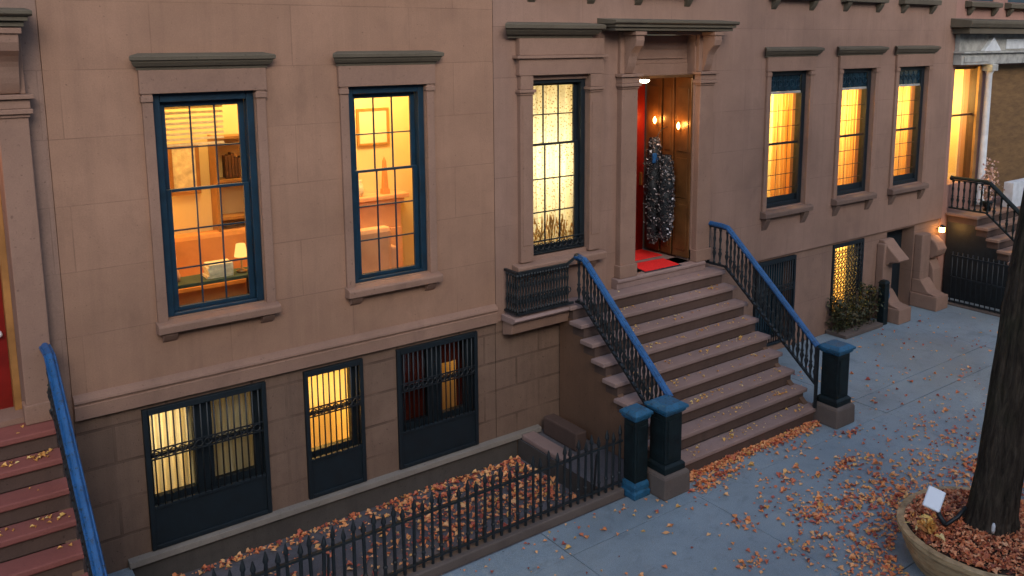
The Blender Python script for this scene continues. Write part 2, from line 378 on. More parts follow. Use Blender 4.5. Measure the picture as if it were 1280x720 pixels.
# ------------------------------------------------------------------ houses
def facade(mb, x0, x1, z0, z1, ops, yf=0., yb=.30):
    xs = sorted({x0,x1,*[o[0] for o in ops],*[o[1] for o in ops]}); zs = sorted({z0,z1,*[o[2] for o in ops],*[o[3] for o in ops]})
    xs = [x for x in xs if x0 <= x <= x1]; zs = [z for z in zs if z0 <= z <= z1]
    hole = lambda x,z: any(o[0]<x<o[1] and o[2]<z<o[3] for o in ops)
    for i in range(len(xs)-1):
        for j in range(len(zs)-1):
            if hole((xs[i]+xs[i+1])/2, (zs[j]+zs[j+1])/2): continue
            X0,X1,Z0,Z1 = xs[i],xs[i+1],zs[j],zs[j+1]
            mb.add([(X0,yf,Z0),(X1,yf,Z0),(X1,yf,Z1),(X0,yf,Z1)], [(0,1,2,3)])
            mb.add([(X0,yb,Z0),(X1,yb,Z0),(X1,yb,Z1),(X0,yb,Z1)], [(3,2,1,0)])
    for o in ops:
        a,b,c,d = o[:4]
        mb.add([(a,yf,c),(b,yf,c),(b,yb,c),(a,yb,c),(a,yf,d),(b,yf,d),(b,yb,d),(a,yb,d)], [(0,1,2,3),(4,7,6,5),(0,3,7,4),(1,5,6,2)])
    mb.add([(x0,yf,z0),(x0,yb,z0),(x0,yb,z1),(x0,yf,z1)], [(0,3,2,1)]); mb.add([(x1,yf,z0),(x1,yb,z0),(x1,yb,z1),(x1,yf,z1)], [(0,1,2,3)])
    return mb

def hood(house, x0, x1, z0, z1, d, capmat, parent=None):
    """moulded stone hood: crown profile along x with returns"""
    h = z1-z0
    prof = [(.0,z0),(-d*.30,z0),(-d*.34,z0+.18*h),(-d*.55,z0+.25*h),(-d*.78,z0+.50*h),(-d*.82,z0+.62*h),(-d,z0+.68*h),(-d*1.02,z0+.92*h),(-d*.9,z1),(0,z1+.02)]
    mb = MB(); n = len(prof)
    vs = []
    for side, x in ((-1,x0),(1,x1)):
        for y,z in prof: vs.append((x + side*(-(d) - y)*.9, y, z))
    fs = [tuple(range(n-1,-1,-1)), tuple(range(n,2*n))] + [(i,(i+1)%n,n+(i+1)%n,n+i) for i in range(n)]
    mb.add(vs, fs)
    return mb.build('hood', capmat, parent or house, recalc=True)

def bracket(mb, x, w, y1, z1, h, d):
    """scroll console under a sill"""
    pr = [(y1,z1)] + [(y1-d*(.95+.05*math.cos(k*.9)) * (1-(k/7.)**1.6), z1 - h*k/7.) for k in range(8)] + [(y1,z1-h)]
    mb.prism_x(pr, x-w/2, x+w/2)

def surround(house, w, o, depth=.04, sm=None, bh=.10, hw=None, hz=None, hd=.11, sill_z=None):
    """stone jambs, lintel, hood, sill and brackets around opening o=(x0,x1,z0,z1); all sub-parts of window w"""
    x0,x1,z0,z1 = o
    for s,(a,b) in ((-1,(x0-.10,x0-.004)),(1,(x1+.004,x1+.10))):
        m = MB(); m.box(a,b,-depth,.05,z0-.02,z1+.0); m.box(a-.012,b+.012 if s>0 else b,-depth-.015,0.03,z1-.075,z1-.02); m.build('jamb', M['trim'], w, bevel=.006)
    m = MB(); m.box(x0-.115,x1+.115,-depth-.01,.05,z1+.002,z1+.225); m.build('lintel', M['trim'], w, bevel=.006)
    c = (x0+x1)/2; hw = hw or (x1-x0)/2+.20
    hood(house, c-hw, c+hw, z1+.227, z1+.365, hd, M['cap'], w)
    m = MB(); sx0, sx1 = x0-.12, x1+.12
    m.prism_x([(.06,z0-.002),(-.115,z0-.03),(-.13,z0-.05),(-.125,z0-.12),(.0,z0-.135),(.06,z0-.135)], sx0, sx1); m.build('sill', sm or M['trim'], w, bevel=.006)
    for x in (sx0+.12, sx1-.12):
        m = MB(); bracket(m, x, .13, 0, z0-.137, bh, .09); m.build('bracket', sm or M['trim'], w, bevel=.004)

def sash(house_or_w, o, mats, rows_up, rows_lo, cols, zmeet, fw=(.12,.12), ft=.14, fb=.075, y=.06, bottom_panel=None):
    """box frame, two sashes with muntins and panes"""
    x0,x1,z0,z1 = o; w = house_or_w; fm = mats
    m = MB(); e = .002
    m.box(x0+e, x0+fw[0]*.55, y-.03, y+.12, z0+e, z1-e); m.box(x1-fw[1]*.55, x1-e, y-.03, y+.12, z0+e, z1-e)
    m.box(x0+fw[0]*.55+e, x1-fw[1]*.55-e, y-.03, y+.12, z1-ft*.6, z1-e); m.box(x0+fw[0]*.55+e, x1-fw[1]*.55-e, y-.03, y+.12, z0+e, z0+fb*.45)
    m.build('frame', fm, w, bevel=.006)
    gx0, gx1 = x0+fw[0], x1-fw[1]
    for up in (True, False):
        yy = y+.055 if up else y+.018
        a, b = (zmeet-.0, z1-ft) if up else (z0+fb, zmeet-.0)
        s = MB(); rx0, rx1 = x0+fw[0]*.55+.003, x1-fw[1]*.55-.003
        t = .032
        zt = z1-ft*.6-.003 if up else zmeet+.018; zb = zmeet-.018 if up else z0+fb*.45+.003
        s.box(rx0, gx0, yy, yy+t, zb, zt); s.box(gx1, rx1, yy, yy+t, zb, zt)
        if up: s.box(gx0+e, gx1-e, yy, yy+t, b, zt); s.box(gx0+e, gx1-e, yy, yy+t, zb, zb+.03)
        else: s.box(gx0+e, gx1-e, yy, yy+t, zb, a); s.box(gx0+e, gx1-e, yy, yy+t, zt-.03, zt)
        s.build('sash', fm, w, bevel=.004)
        rows = rows_up if up else rows_lo
        q = MB()
        for k in range(1, cols): xx = gx0+(gx1-gx0)*k/cols; q.box(xx-.007, xx+.007, yy+.008, yy+.026, zb+.01, zt-.01)
        lo = zb+.03 if up else a; hi = b if up else zt-.03
        for k in range(1, rows): zz = lo+(hi-lo)*k/rows; q.box(gx0+.002, gx1-.002, yy+.006, yy+.028, zz-.007, zz+.007)
        if cols > 1 or rows > 1: q.build('muntins', fm, w)
        p = MB(); p.box(rx0+.01, rx1-.01, yy+.015, yy+.019, zb+.005, zt-.005); p.build('pane', M['glass'], w)

def upper_window(house, xc, z0=5.95, w_=1.0, capm=None):
    o = (xc-w_/2, xc+w_/2, z0, z0+1.9)
    m = MB(); e=.002; x0,x1,a,b = o
    m.box(x0+e,x0+.1,.03,.15,a+e,b-e); m.box(x1-.1,x1-e,.03,.15,a+e,b-e); m.box(x0+.102,x1-.102,.03,.15,b-.1,b-e); m.box(x0+.102,x1-.102,.03,.15,a+e,a+.07)
    f = m.build('window', M['navy'], house, bevel=.006)
    MB().box(x0+.1,x1-.1,.1,.104,a+.05,b-.1).build('pane', M['glassd'], f)
    m = MB(); m.prism_x([(.06,a-.002),(-.115,a-.03),(-.13,a-.05),(-.125,a-.12),(.0,a-.135),(.06,a-.135)], x0-.12, x1+.12); m.build('sill', capm or M['cap'], f)
    for x in (x0+.02, x1-.02):
        m = MB(); bracket(m, x, .11, 0, a-.137, .15, .10); m.build('bracket', capm or M['cap'], f)
    return o

TOP = 8.7
def cornice(house, x0, x1):
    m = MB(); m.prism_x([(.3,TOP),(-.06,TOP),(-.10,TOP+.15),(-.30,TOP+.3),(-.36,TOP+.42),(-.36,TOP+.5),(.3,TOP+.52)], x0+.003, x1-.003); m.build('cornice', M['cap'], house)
    m = MB(); m.box(x0+.003, x1-.003, .302, 7, TOP+.2, TOP+.3); m.build('roof', M['asphalt'], house)
def room(house, x0,x1,y0,y1,z0,z1, wm, name='room'):
    m = MB(); m.add([(x0,y1,z0),(x1,y1,z0),(x1,y1,z1),(x0,y1,z1),(x0,y0,z0),(x1,y0,z0),(x1,y0,z1),(x0,y0,z1)],
        [(0,1,2,3),(4,0,3,7),(1,5,6,2),(3,2,6,7)]); o = m.build(name, wm, house)
    f = MB(); f.add([(x0,y0,z0),(x1,y0,z0),(x1,y1,z0),(x0,y1,z0)], [(0,1,2,3)]); f.build('floor', M['floorw'], o); return o

W1 = (2.14,3.12,2.48,4.70); W2 = (4.135,5.095,2.48,4.70); W3 = (6.60,7.53,2.42,4.70)
R1 = (11.29,12.29,2.48,4.70); R2 = (13.19,14.17,2.48,4.70); R3 = (14.93,15.93,2.48,4.70)
B1 = (1.83,3.07,.09,1.60); B2 = (3.49,4.20,.09,1.60); B3 = (4.63,5.76,.09,1.60)
RB1 = (11.15,12.19,.12,1.60); RB2 = (13.27,14.21,.30,1.60); RBD = (14.98,15.93,.0,1.60)

# ---- middle house
HA = thing('brownstone_house', 'brownstone house with two tall blue framed lit windows over three barred basement windows', 'house', (1.24,0,0), 'brownstone row houses')
ups = [(2.12,3.12,5.95,7.85),(4.11,5.11,5.95,7.85)]
m = facade(MB(), 1.246, 6.04, 1.66, TOP, [W1,W2]+ups); m.build('wall', M['wall'], HA)
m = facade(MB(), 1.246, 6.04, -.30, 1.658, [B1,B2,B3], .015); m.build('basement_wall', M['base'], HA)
for x in (2.62,4.61): upper_window(HA, x)
m = MB(); m.prism_x([(.0,1.90),(-.03,1.885),(-.065,1.85),(-.07,1.83),(-.05,1.82),(-.045,1.80),(-.055,1.79),(-.055,1.662),(.0,1.662)], 1.248, 6.038); m.build('water_table', M['trim'], HA)
m = MB(); m.prism_x([(.013,.088),(-.07,.075),(-.075,.01),(.013,.01)], 1.60, 6.72); m.build('ledge', M['ledge'], HA, bevel=.006)
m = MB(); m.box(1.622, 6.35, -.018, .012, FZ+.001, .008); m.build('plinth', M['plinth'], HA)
cornice(HA, 1.24, 6.045)
room(HA, 1.5,5.98,.302,1.7,2.0,5.3, M['cream'])
rb = room(HA, 1.5,5.98,.302,1.5,-.2,1.64, M['cream2'], 'basement_room')
MB().box(2.33,2.38,.31,1.49,-.19,1.63).build('partition', M['cream2'], rb)
MB().box(3.2,3.26,.31,1.49,-.19,1.63).build('partition', M['cream2'], rb); MB().box(4.4,4.46,.31,1.49,-.19,1.63).build('partition', M['cream2'], rb)
for o,zm in ((W1,3.735),(W2,3.74)):
    w = MB().box(o[0]+.002,o[1]-.002,.19,.28,o[2]+.002,o[2]+.03).build('window', M['navy'], HA)
    surround(HA, w, o); sash(HA and w, o, M['navy'], 2, 3, 3, zm, fw=(.135,.135))

# ---- left house
HL = thing('brownstone_house', 'brownstone house at the left edge with a pilastered doorway and red door', 'house', (-4,0,0), 'brownstone row houses')
DL = (-.25,.86,1.80,4.66)
m = facade(MB(), -5, 1.243, -.2, TOP, [DL,(-4.3,-3.3,2.48,4.7),(-2.4,-1.4,2.48,4.7),(-.2,.8,5.95,7.85)], .02, .6); m.build('wall', M['wall_l'], HL)
upper_window(HL, .3)
for xx in (-4.3,-2.4):
    o=(xx,xx+1,2.48,4.7); w = MB().box(o[0]+.002,o[1]-.002,.19,.28,o[2]+.002,o[2]+.03).build('window', M['navy'], HL)
    surround(HL,w,o); MB().box(o[0]+.002,o[1]-.002,.12,.16,o[2]+.04,o[3]-.002).build('pane', M['glassd'], w)
cornice(HL, -5, 1.236)
def portal(house, dx0, dx1, ztop, hx0, hx1, pw=.29, py=-.10, base=1.76, deep=0):
    """pilasters with capitals, consoles, frieze panel and projecting hood around a doorway; parts of the house"""
    for side, (a,b) in (('l',(dx0-pw,dx0)),('r',(dx1,dx1+pw))):
        m = MB(); m.box(a,b,py,.04,base,ztop-.12); m.box(a-.02,b+.02,py-.025,.04,base,base+.18)
        p = m.build('pilaster', M['trim'], house, bevel=.008)
        m = MB(); z = ztop-.118
        m.box(a-.012,b+.012,py-.015,.038,z,z+.03); m.box(a-.035,b+.035,py-.04,.038,z+.032,z+.075); m.box(a-.02,b+.02,py-.022,.038,z+.077,z+.16); m.box(a-.05,b+.05,py-.055,.038,z+.162,z+.20)
        m.build('capital', M['trim'], p, bevel=.006)
        c = (a+b)/2; m = MB()
        # S-scroll console
        zt = ztop+.55; pr = [(.0,ztop+.09)]
        for k in range(9):
            t = k/8.; pr.append((-.07-.20*t**1.5-.02*math.sin(t*PI*2), ztop+.09+ (zt-.09-ztop-.09)*t))
        pr += [(-.29,zt-.02),(-.29,zt+.05),(0,zt+.05)]
        m.prism_x(pr[::-1], c-.075, c+.075); m.box(c-.10,c+.10,-.31,-.002,zt+.052,zt+.10)
        m.build('console', M['trim'], p, bevel=.006)
        m = MB(); m.box(a,b,-.06,.03,ztop+.084,zt+.10); m.build('block', M['trim'], p, bevel=.006)
    q=deep; m = MB(); m.box(dx0+.004,dx1-.004,-.05+q,.035+q,ztop+.002,ztop+.20); m.box(dx0+.004,dx1-.004,-.035+q,.035+q,ztop+.201,ztop+.605); m.box(dx0+.12,dx1-.12,-.055+q,-.036+q,ztop+.27,ztop+.40)
    if q: m.box(dx0+.004,dx1-.004,-.10,.03,ztop+.606,ztop+.655)
    m.build('frieze', M['trim'], house, bevel=.006)
    m = MB(); z = ztop+.66
    m.box(hx0+.06,hx1-.06,-.30,.03,z,z+.045); m.box(hx0+.03,hx1-.03,-.335,.03,z+.047,z+.085)
    m.prism_x([(.03,z+.087),(-.35,z+.087),(-.375,z+.105),(-.375,z+.135),(.03,z+.165)], hx0, hx1)
    m.build('hood', M['cap'], house, bevel=.005)
portal(HL, -.24, .86, 4.66, -.72, 1.16, pw=.235)
m = MB(); m.box(.862,1.10,-.02,.018,1.2,1.758); m.build('pilaster_foot', M['trim'], HL)
d = MB(); d.box(-.24,.80,.33,.39,1.80,4.62); d = d.build('door', M['red'], HL)
for zz in ((1.95,2.7),(2.8,3.4),(3.5,4.5)):
    for xx in ((-.12,.22),(.34,.68)):
        MB().box(xx[0],xx[1],.315,.329,*zz).build('panel', M['red'], d, bevel=.008)
m = MB(); m.lathe(.74,.29,[(.0,2.5),(.025,2.51),(.03,2.53),(.02,2.56),(0,2.57)],10); m.build('handle', M['steel'], d)
MB().box(.802,.858,.22,.40,1.80,4.64).build('door_frame', M['wood'], HL)
MB().box(-.24,.858,-.0,.42,1.75,1.797).build('threshold', M['trim'], HL)

# ---- right house
HB = thing('brownstone_house', 'brownstone house with grand stoop, red carpeted doorway and three narrow lit windows to its right', 'house', (6.05,0,0), 'brownstone row houses')
DB = (8.36,9.58,1.90,5.27)
ups = [(x-.5,x+.5,5.95,7.85) for x in (7.1,8.9,11.79,13.68,15.43)]
m = facade(MB(), 6.05, 16.84, 1.65, TOP, [W3,DB,R1,R2,R3]+ups); m.build('wall', M['wall_r'], HB)
m = facade(MB(), 10.06, 16.84, -.1, 1.648, [RB1,RB2,RBD], .05, .35); m.build('basement_wall', M['base_r'], HB)
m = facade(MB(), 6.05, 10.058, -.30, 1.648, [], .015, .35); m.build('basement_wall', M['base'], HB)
for x in (7.1,8.9,11.79,13.68,15.43): upper_window(HB, x)
cornice(HB, 6.05, 16.84)
for i,(o,) in enumerate(((R1,),(R2,),(R3,))):
    w = MB().box(o[0]+.002,o[1]-.002,.19,.28,o[2]+.002,o[2]+.03).build('window', M['navyd'], HB)
    surround(HB, w, o, hw=.74, sm=M['sillr'], bh=.20); x0,x1,z0,z1 = o; e=.002
    f = MB(); f.box(x0+e,x0+.10,.05,.17,z0+e,z1-e); f.box(x1-.10,x1-e,.05,.17,z0+e,z1-e); f.box(x0+.102,x1-.102,.05,.17,z1-.07,z1-e); f.box(x0+.102,x1-.102,.05,.17,z0+e,z0+.07)
    f.build('frame', M['navyd'], w, bevel=.006)
    f = MB(); f.box(x0+.102,x1-.102,.07,.11,4.33,4.37); f.build('transom_bar', M['grey'], w, bevel=.004)
    f = MB(); f.box(x0+.102,x1-.102,.085,.092,4.372,z1-.072); q = f.build('transom_pane', M['glassd'], w)
    f = MB()
    for k in range(5): xx = x0+.18+k*.16; f.ring(xx, .08, 4.50, .06, .006, 8); f.box(xx-.004,xx+.004,.076,.084,4.38,4.62)
    f.build('leadwork', M['navy'], w)
    for zz,th in ((3.50,.04),(4.05,.010),(3.79,.010),(3.25,.010),(3.00,.010),(2.76,.010)): MB().box(x0+.102,x1-.102,.10,.114,zz,zz+th).build('sash_bar', M['navyd'], w)
    for q_ in (1,2): xx=x0+.10+(x1-x0-.2)*q_/3; MB().box(xx-.005,xx+.005,.095,.099,z0+.17,4.33).build('sash_bar', M['navyd'], w)
    f = MB(); f.box(x0+.1,x1-.1,.115,.119,z0+.07,4.33); f.build('pane', M['glass'], w)
    f = MB(); f.box(x0+.102,x1-.102,.10,.114,z0+.072,z0+.17); f.build('bottom_rail', M['navyd'], w)
room(HB, 10.7,16.75,.302,1.5,2.0,5.3, M['cream'])
# W3 surround: pilasters and full entablature
w = MB().box(W3[0]+.002,W3[1]-.002,.19,.28,W3[2]+.002,W3[2]+.03).build('window', M['navyd'], HB)
for a,b in ((W3[0]-.20,W3[0]-.004),(W3[1]+.004,W3[1]+.20)):
    m = MB(); m.box(a,b,-.07,.05,W3[2]-.04,4.52); m.box(a+.03,b-.03,-.08,-.071,2.6,4.4); m.build('pilaster', M['trim'], w, bevel=.006)
    m = MB(); m.box(a-.012,b+.012,-.085,.05,4.522,4.55); m.box(a-.03,b+.03,-.105,.05,4.552,4.59); m.box(a-.0,b+.0,-.08,.05,4.592,4.76); m.build('capital', M['trim'], w, bevel=.006)
m = MB(); m.box(W3[0]-.22,W3[1]+.22,-.085,.05,4.762,4.97); m.box(W3[0]-.27,W3[1]+.27,-.12,.05,4.972,5.01); m.box(W3[0]-.22,W3[1]+.22,-.09,.05,5.012,5.22); m.build('lintel', M['trim'], w, bevel=.006)
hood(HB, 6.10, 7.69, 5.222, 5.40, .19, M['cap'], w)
m = MB(); m.prism_x([(.04,W3[2]-.045),(-.14,W3[2]-.07),(-.15,W3[2]-.09),(-.145,W3[2]-.17),(.04,W3[2]-.18)], 6.30, 7.78); m.build('sill', M['trim'], w, bevel=.008)
for x in (6.48,7.60): m = MB(); bracket(m, x, .14, 0, W3[2]-.182, .13, .10); m.build('bracket', M['trim'], w)
sash(w, W3, M['navyd'], 2, 3, 3, 3.86, fw=(.055,.13), ft=.08, fb=.11)
g = MB(); x0,x1 = W3[0]+.03, W3[1]-.03
g.box(x0,x1,.0,.02,2.44,2.455); g.box(x0,x1,.0,.02,2.60,2.615)
for k in range(9): xx = x0+.05+k*(x1-x0-.1)/8; g.ring(xx,.01,2.528,.045,.009,8)
g.build('window_guard', M['iron'], w)
room(HB, 6.3,8.0,.302,1.3,2.0,5.3, M['cream2'])
portal(HB, 8.36, 9.60, 4.66, 7.70, 10.10, pw=.29, deep=.2, base=1.902)
# deep entrance recess: doorstep, panelled right reveal, red door at the back
m = MB(); m.prism_x([(1.2,1.78),(1.2,1.90),(-.11,1.90),(-.14,1.885),(-.14,1.85),(-.12,1.84),(-.12,1.757),(.3,1.757)], 8.0, 9.78); m.build('doorstep', M['step'], HB, bevel=.006, recalc=True)
m = MB(); m.box(8.30,8.358,.302,1.05,1.902,4.70); m.build('reveal', M['wall_r'], HB)
m = MB(); m.box(8.362,9.578,.02,1.05,4.665,4.70); m.build('soffit', M['oak'], HB)
m = MB(); m.box(9.582,9.63,.302,1.05,1.902,4.70); m.build('reveal', M['woodd'], HB)
for ya,yb_ in ((.02,.345),(.385,.60),(.64,.97)):
    m = MB(); m.box(9.548,9.578,ya,yb_,1.94,4.655); q=m.build('door_leaf', M['oak'], HB, bevel=.006)
    for zz in ((2.05,2.75),(2.85,3.45),(3.55,4.5)): MB().box(9.538,9.547,ya+.05,yb_-.05,*zz).build('panel', M['oak'], q, bevel=.008)
m = MB(); m.box(8.362,9.545,1.0,1.04,1.902,4.66); d1 = m.build('door', M['red'], HB)
for xa,xb in ((8.5,8.9),(9.02,9.42)):
    for zz in ((2.05,2.6),(2.7,3.3),(3.4,4.45)): MB().box(xa,xb,.985,.999,*zz).build('panel', M['red'], d1, bevel=.01)
m = MB(); m.box(9.44,9.47,.95,.99,2.95,3.15); m.build('handle', M['wood'], d1)
# basement entrance under right part
for (o) in (RB2,):
    rr = room(HB, 12.9,14.6,.36,1.3,.0,1.63, M['cream2'], 'basement_room')
m = MB(); m.box(RBD[0]+.003,RBD[1]-.003,.30,.34,.0,1.597); d3 = m.build('door', M['navyd'], HB)
MB().box(15.1,15.8,.285,.299,.2,1.4).build('panel', M['navyd'], d3, bevel=.01)
MB().box(15.02,15.22,.26,.284,1.25,1.5).build('lit_pane', M['shade'], d3)
m = MB(); m.box(RB1[0]+.003,RB1[1]-.003,.26,.30,RB1[2],1.597); m.build('window', M['glassd'], HB)
# party piers and consoles at the basement door
for (xx,wd) in ((14.66,.30),(15.96,.32)):
    m = MB(); m.box(xx,xx+wd,-.12,.048,.31,1.44); m.build('pier', M['base_r'], HB, bevel=.02)
    m = MB(); m.box(xx-.05,xx+wd+.06,-.52,.046,.0,.28); m.prism_x([(.046,.282),(-.50,.282),(-.30,.34),(-.14,.55),(.046,.55)], xx-.02, xx+wd+.02); m.build('pier_foot', M['trim'], HB, bevel=.015)
m = MB(); n=10
pr = [(14.62,1.62),(15.0,1.62)]
m.prism_x([(.046,1.50),(-.05,1.50),(-.20,1.34),(-.36,1.20),(-.40,1.16),(-.36,1.12),(-.20,1.10),(-.12,1.02),(.046,1.0)], 14.72, 15.06); m.build('console', M['trim'], HB, bevel=.02)
m = MB(); m.prism_x([(.046,1.35),(-.06,1.35),(-.20,1.25),(-.28,1.12),(-.24,1.0),(-.14,.93),(.046,.88)], 16.30, 16.62); m.prism_x([(.046,.878),(-.10,.878),(-.18,.7),(-.22,.3),(-.30,0),(.046,0)], 16.32, 16.60); m.build('console', M['trim'], HB, bevel=.02)

# ---- far house
HD = thing('brownstone_house', 'house at the right edge with pale grey porch posts and boarded brown front', 'house', (16.85,0,0), 'brownstone row houses')
DF = (16.99,18.05,2.3,4.66); DF2 = (18.5,21.2,1.8,4.66)
m = facade(MB(), 16.85, 27, -.1, TOP, [DF,DF2,(17.3,18.3,5.95,7.85),(18.9,19.9,5.95,7.85),(20.6,21.6,5.95,7.85)], .02, .4); m.build('wall', M['wall_far'], HD)
for x in (17.8,19.4,21.1): upper_window(HD, x, capm=M['cap'])
cornice(HD, 16.85, 27)
room(HD, 16.9,18.3,.402,1.2,1.8,5.0, M['cream'])
m = MB(); x0,x1,z0,z1 = DF; e=.002
m.box(x0+e,x0+.05,.1,.2,z0,z1); m.box(x1-.12,x1-e,.05,.2,z0,z1); m.box(x0+.052,x1-.122,.1,.2,4.60,4.658); m.box(x0+.052,x1-.122,.1,.15,3.66,3.70)
f = m.build('window', M['woodd'], HD); MB().box(x0+.05,x1-.12,.14,.144,z0,4.6).build('pane', M['glass'], f)
MB().box(x1-.118,x1-.0,.0,.048,z0,z1).build('amber_post', M['wood'], f)
m = MB(); m.box(18.502,21.198,.15,.2,1.8,4.658); m.build('boarding', M['board'], HD)
m = MB(); m.box(16.87,21.6,-.16,.018,4.70,4.92); m.box(16.84,21.65,-.22,.018,4.922,4.96); m.box(16.9,21.6,-.08,.018,4.962,5.30); m.box(16.95,17.9,-.175,-.161,4.75,4.87); m.build('entablature', M['grey'], HD, bevel=.008)
m = MB(); m.box(16.75,22,-.34,.018,5.302,5.42); m.prism_x([(.018,5.422),(-.38,5.422),(-.42,5.50),(-.42,5.55),(.018,5.60)], 16.65,22.1); m.build('hood', M['cap'], HD, bevel=.008)
m = MB(); m.prism_y([(17.72,4.964),(18.42,4.964),(18.07,5.24)], -.17, -.082); m.build('pediment', M['white'], HD, bevel=.006)
m = MB(); m.box(18.75,21.2,-.10,-.082,5.0,5.2); m.build('frieze_panel', M['white'], HD)
for xx in (18.12,):
    m = MB(); m.lathe(xx,-.10,[(.10,1.80),(.10,1.9),(.075,1.95),(.07,3.4),(.062,4.5),(.09,4.55),(.11,4.60),(.11,4.698)],14); m.build('column', M['white'], HD)
    m = MB(); m.box(xx-.12,xx+.12,-.22,.0,4.56,4.697); m.build('capital', M['grey'], HD, bevel=.01)
m = MB(); m.box(18.45,19.38,-.62,-.42,1.757,2.28); wl = m.build('parapet', M['white'], HD, bevel=.01)

# ---- unseen row added across the street (behind the camera): it narrows the sky, darkening the lower walls, and shows in the glass
HO = thing('brownstone_terrace', 'unseen brownstone terrace added across the street, narrowing the sky over the lit houses', 'terrace', (10,-19,0))
ops=[(x,x+1.0,z,z+h) for x in [-28+2.4*k for k in range(30)] for z,h in ((.5,1.4),(2.5,2.3),(5.9,1.9),(8.6,1.6))]
m=MB(); xs_o=sorted({a for o in ops for a in o[:2]}|{-30,46}); zs_o=sorted({a for o in ops for a in o[2:]}|{-.1,11.0})
hs={(round(o[0],3),round(o[2],3)) for o in ops}
for i in range(len(xs_o)-1):
    for j in range(len(zs_o)-1):
        if (round(xs_o[i],3),round(zs_o[j],3)) in hs: continue
        X0_,X1_,Z0_,Z1_=xs_o[i],xs_o[i+1],zs_o[j],zs_o[j+1]
        m.add([(X0_,-19,Z0_),(X1_,-19,Z0_),(X1_,-19,Z1_),(X0_,-19,Z1_)],[(3,2,1,0)])
m.box(-30,46,-27,-19.25,-.1,11.0)
m.build('wall',M['base_r'],HO)
for z,h in ((.5,1.4),(2.5,2.3),(5.9,1.9),(8.6,1.6)): 
    m=MB(); m.box(-30,46,-19.2,-19.15,z-.05,z+h+.05); m.build('window_band',M['glassd'],HO)
m=MB(); m.box(-30,46,-19.0,-18.6,11.0,11.5); m.build('cornice',M['cap'],HO)

# ------------------------------------------------------------------ stoops
RISE, RUN, Y0 = .195, .222, -.33
def stoop(name_label, X0, X1, mat, landing_y=Y0, cheek=True, yoff=0, cheekm=None, left_balcony=None, cat='stoop'):
    root = thing('stoop', name_label, 'stoop', ((X0+X1)/2, -1.2, 0), 'stoops leading up to the front doors')
    sl = .058
    for k in range(0, 9):
        zt = (9-k)*RISE; yf = Y0+yoff-k*RUN; yb = yf+RUN+.03 if k else 0
        m = MB()
        if k == 0: m.box(X0, X1, yf, -.008, zt-sl, zt)
        else: m.box(X0, X1, yf, yb, zt-sl, zt)
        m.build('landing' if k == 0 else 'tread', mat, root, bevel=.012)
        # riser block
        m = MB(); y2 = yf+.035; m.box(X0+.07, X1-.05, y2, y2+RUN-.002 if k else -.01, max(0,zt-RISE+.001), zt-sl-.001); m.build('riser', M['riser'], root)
    if cheek:
        m = MB(); yA = Y0+yoff; yE = Y0+yoff-8*RUN
        pr = [(-.012,0),(-.012,9*RISE-sl-.004),(yA+.04,9*RISE-sl-.004),(yA+.04,8*RISE-.03),(yE+.06,RISE*.55),(yE+.06,0)]
        m.prism_x(pr, X0+.072, X0+.16); m.build('cheek_wall', cheekm or M['cheek'], root, recalc=True)
        m = MB(); m.prism_x(pr, X1-.14, X1-.052); m.build('cheek_wall', cheekm or M['cheek'], root, recalc=True)
    return root
SB = stoop('wide brown stone stoop with nine steps scattered with leaves in the middle', 7.0, 10.02, M['step'])
# corner balcony beside the landing, part of the stoop
m = MB(); m.prism_x([(-.008,1.75),(-.30,1.75),(-.33,1.72),(-.30,1.69),(-.25,1.665),(-.008,1.665)], 6.12, 6.995); m.build('balcony_slab', M['step'], SB, bevel=.008)
m = MB(); m.prism_x([(-.008,1.66),(-.24,1.66),(-.20,1.52),(-.008,1.47)], 6.14, 7.06); m.build('balcony_corbel', M['trim'], SB, bevel=.008)
SL = stoop('red painted stone stoop at the left edge with leaves on its steps', -.95, 1.10, M['step_red'])
SF = stoop('shadowy stone stoop at the right edge with thin overhanging treads', 16.98, 19.4, M['trim'], yoff=-.32, cheekm=M['iron'])  # black cheek walls painted in for the shaded void under the treads

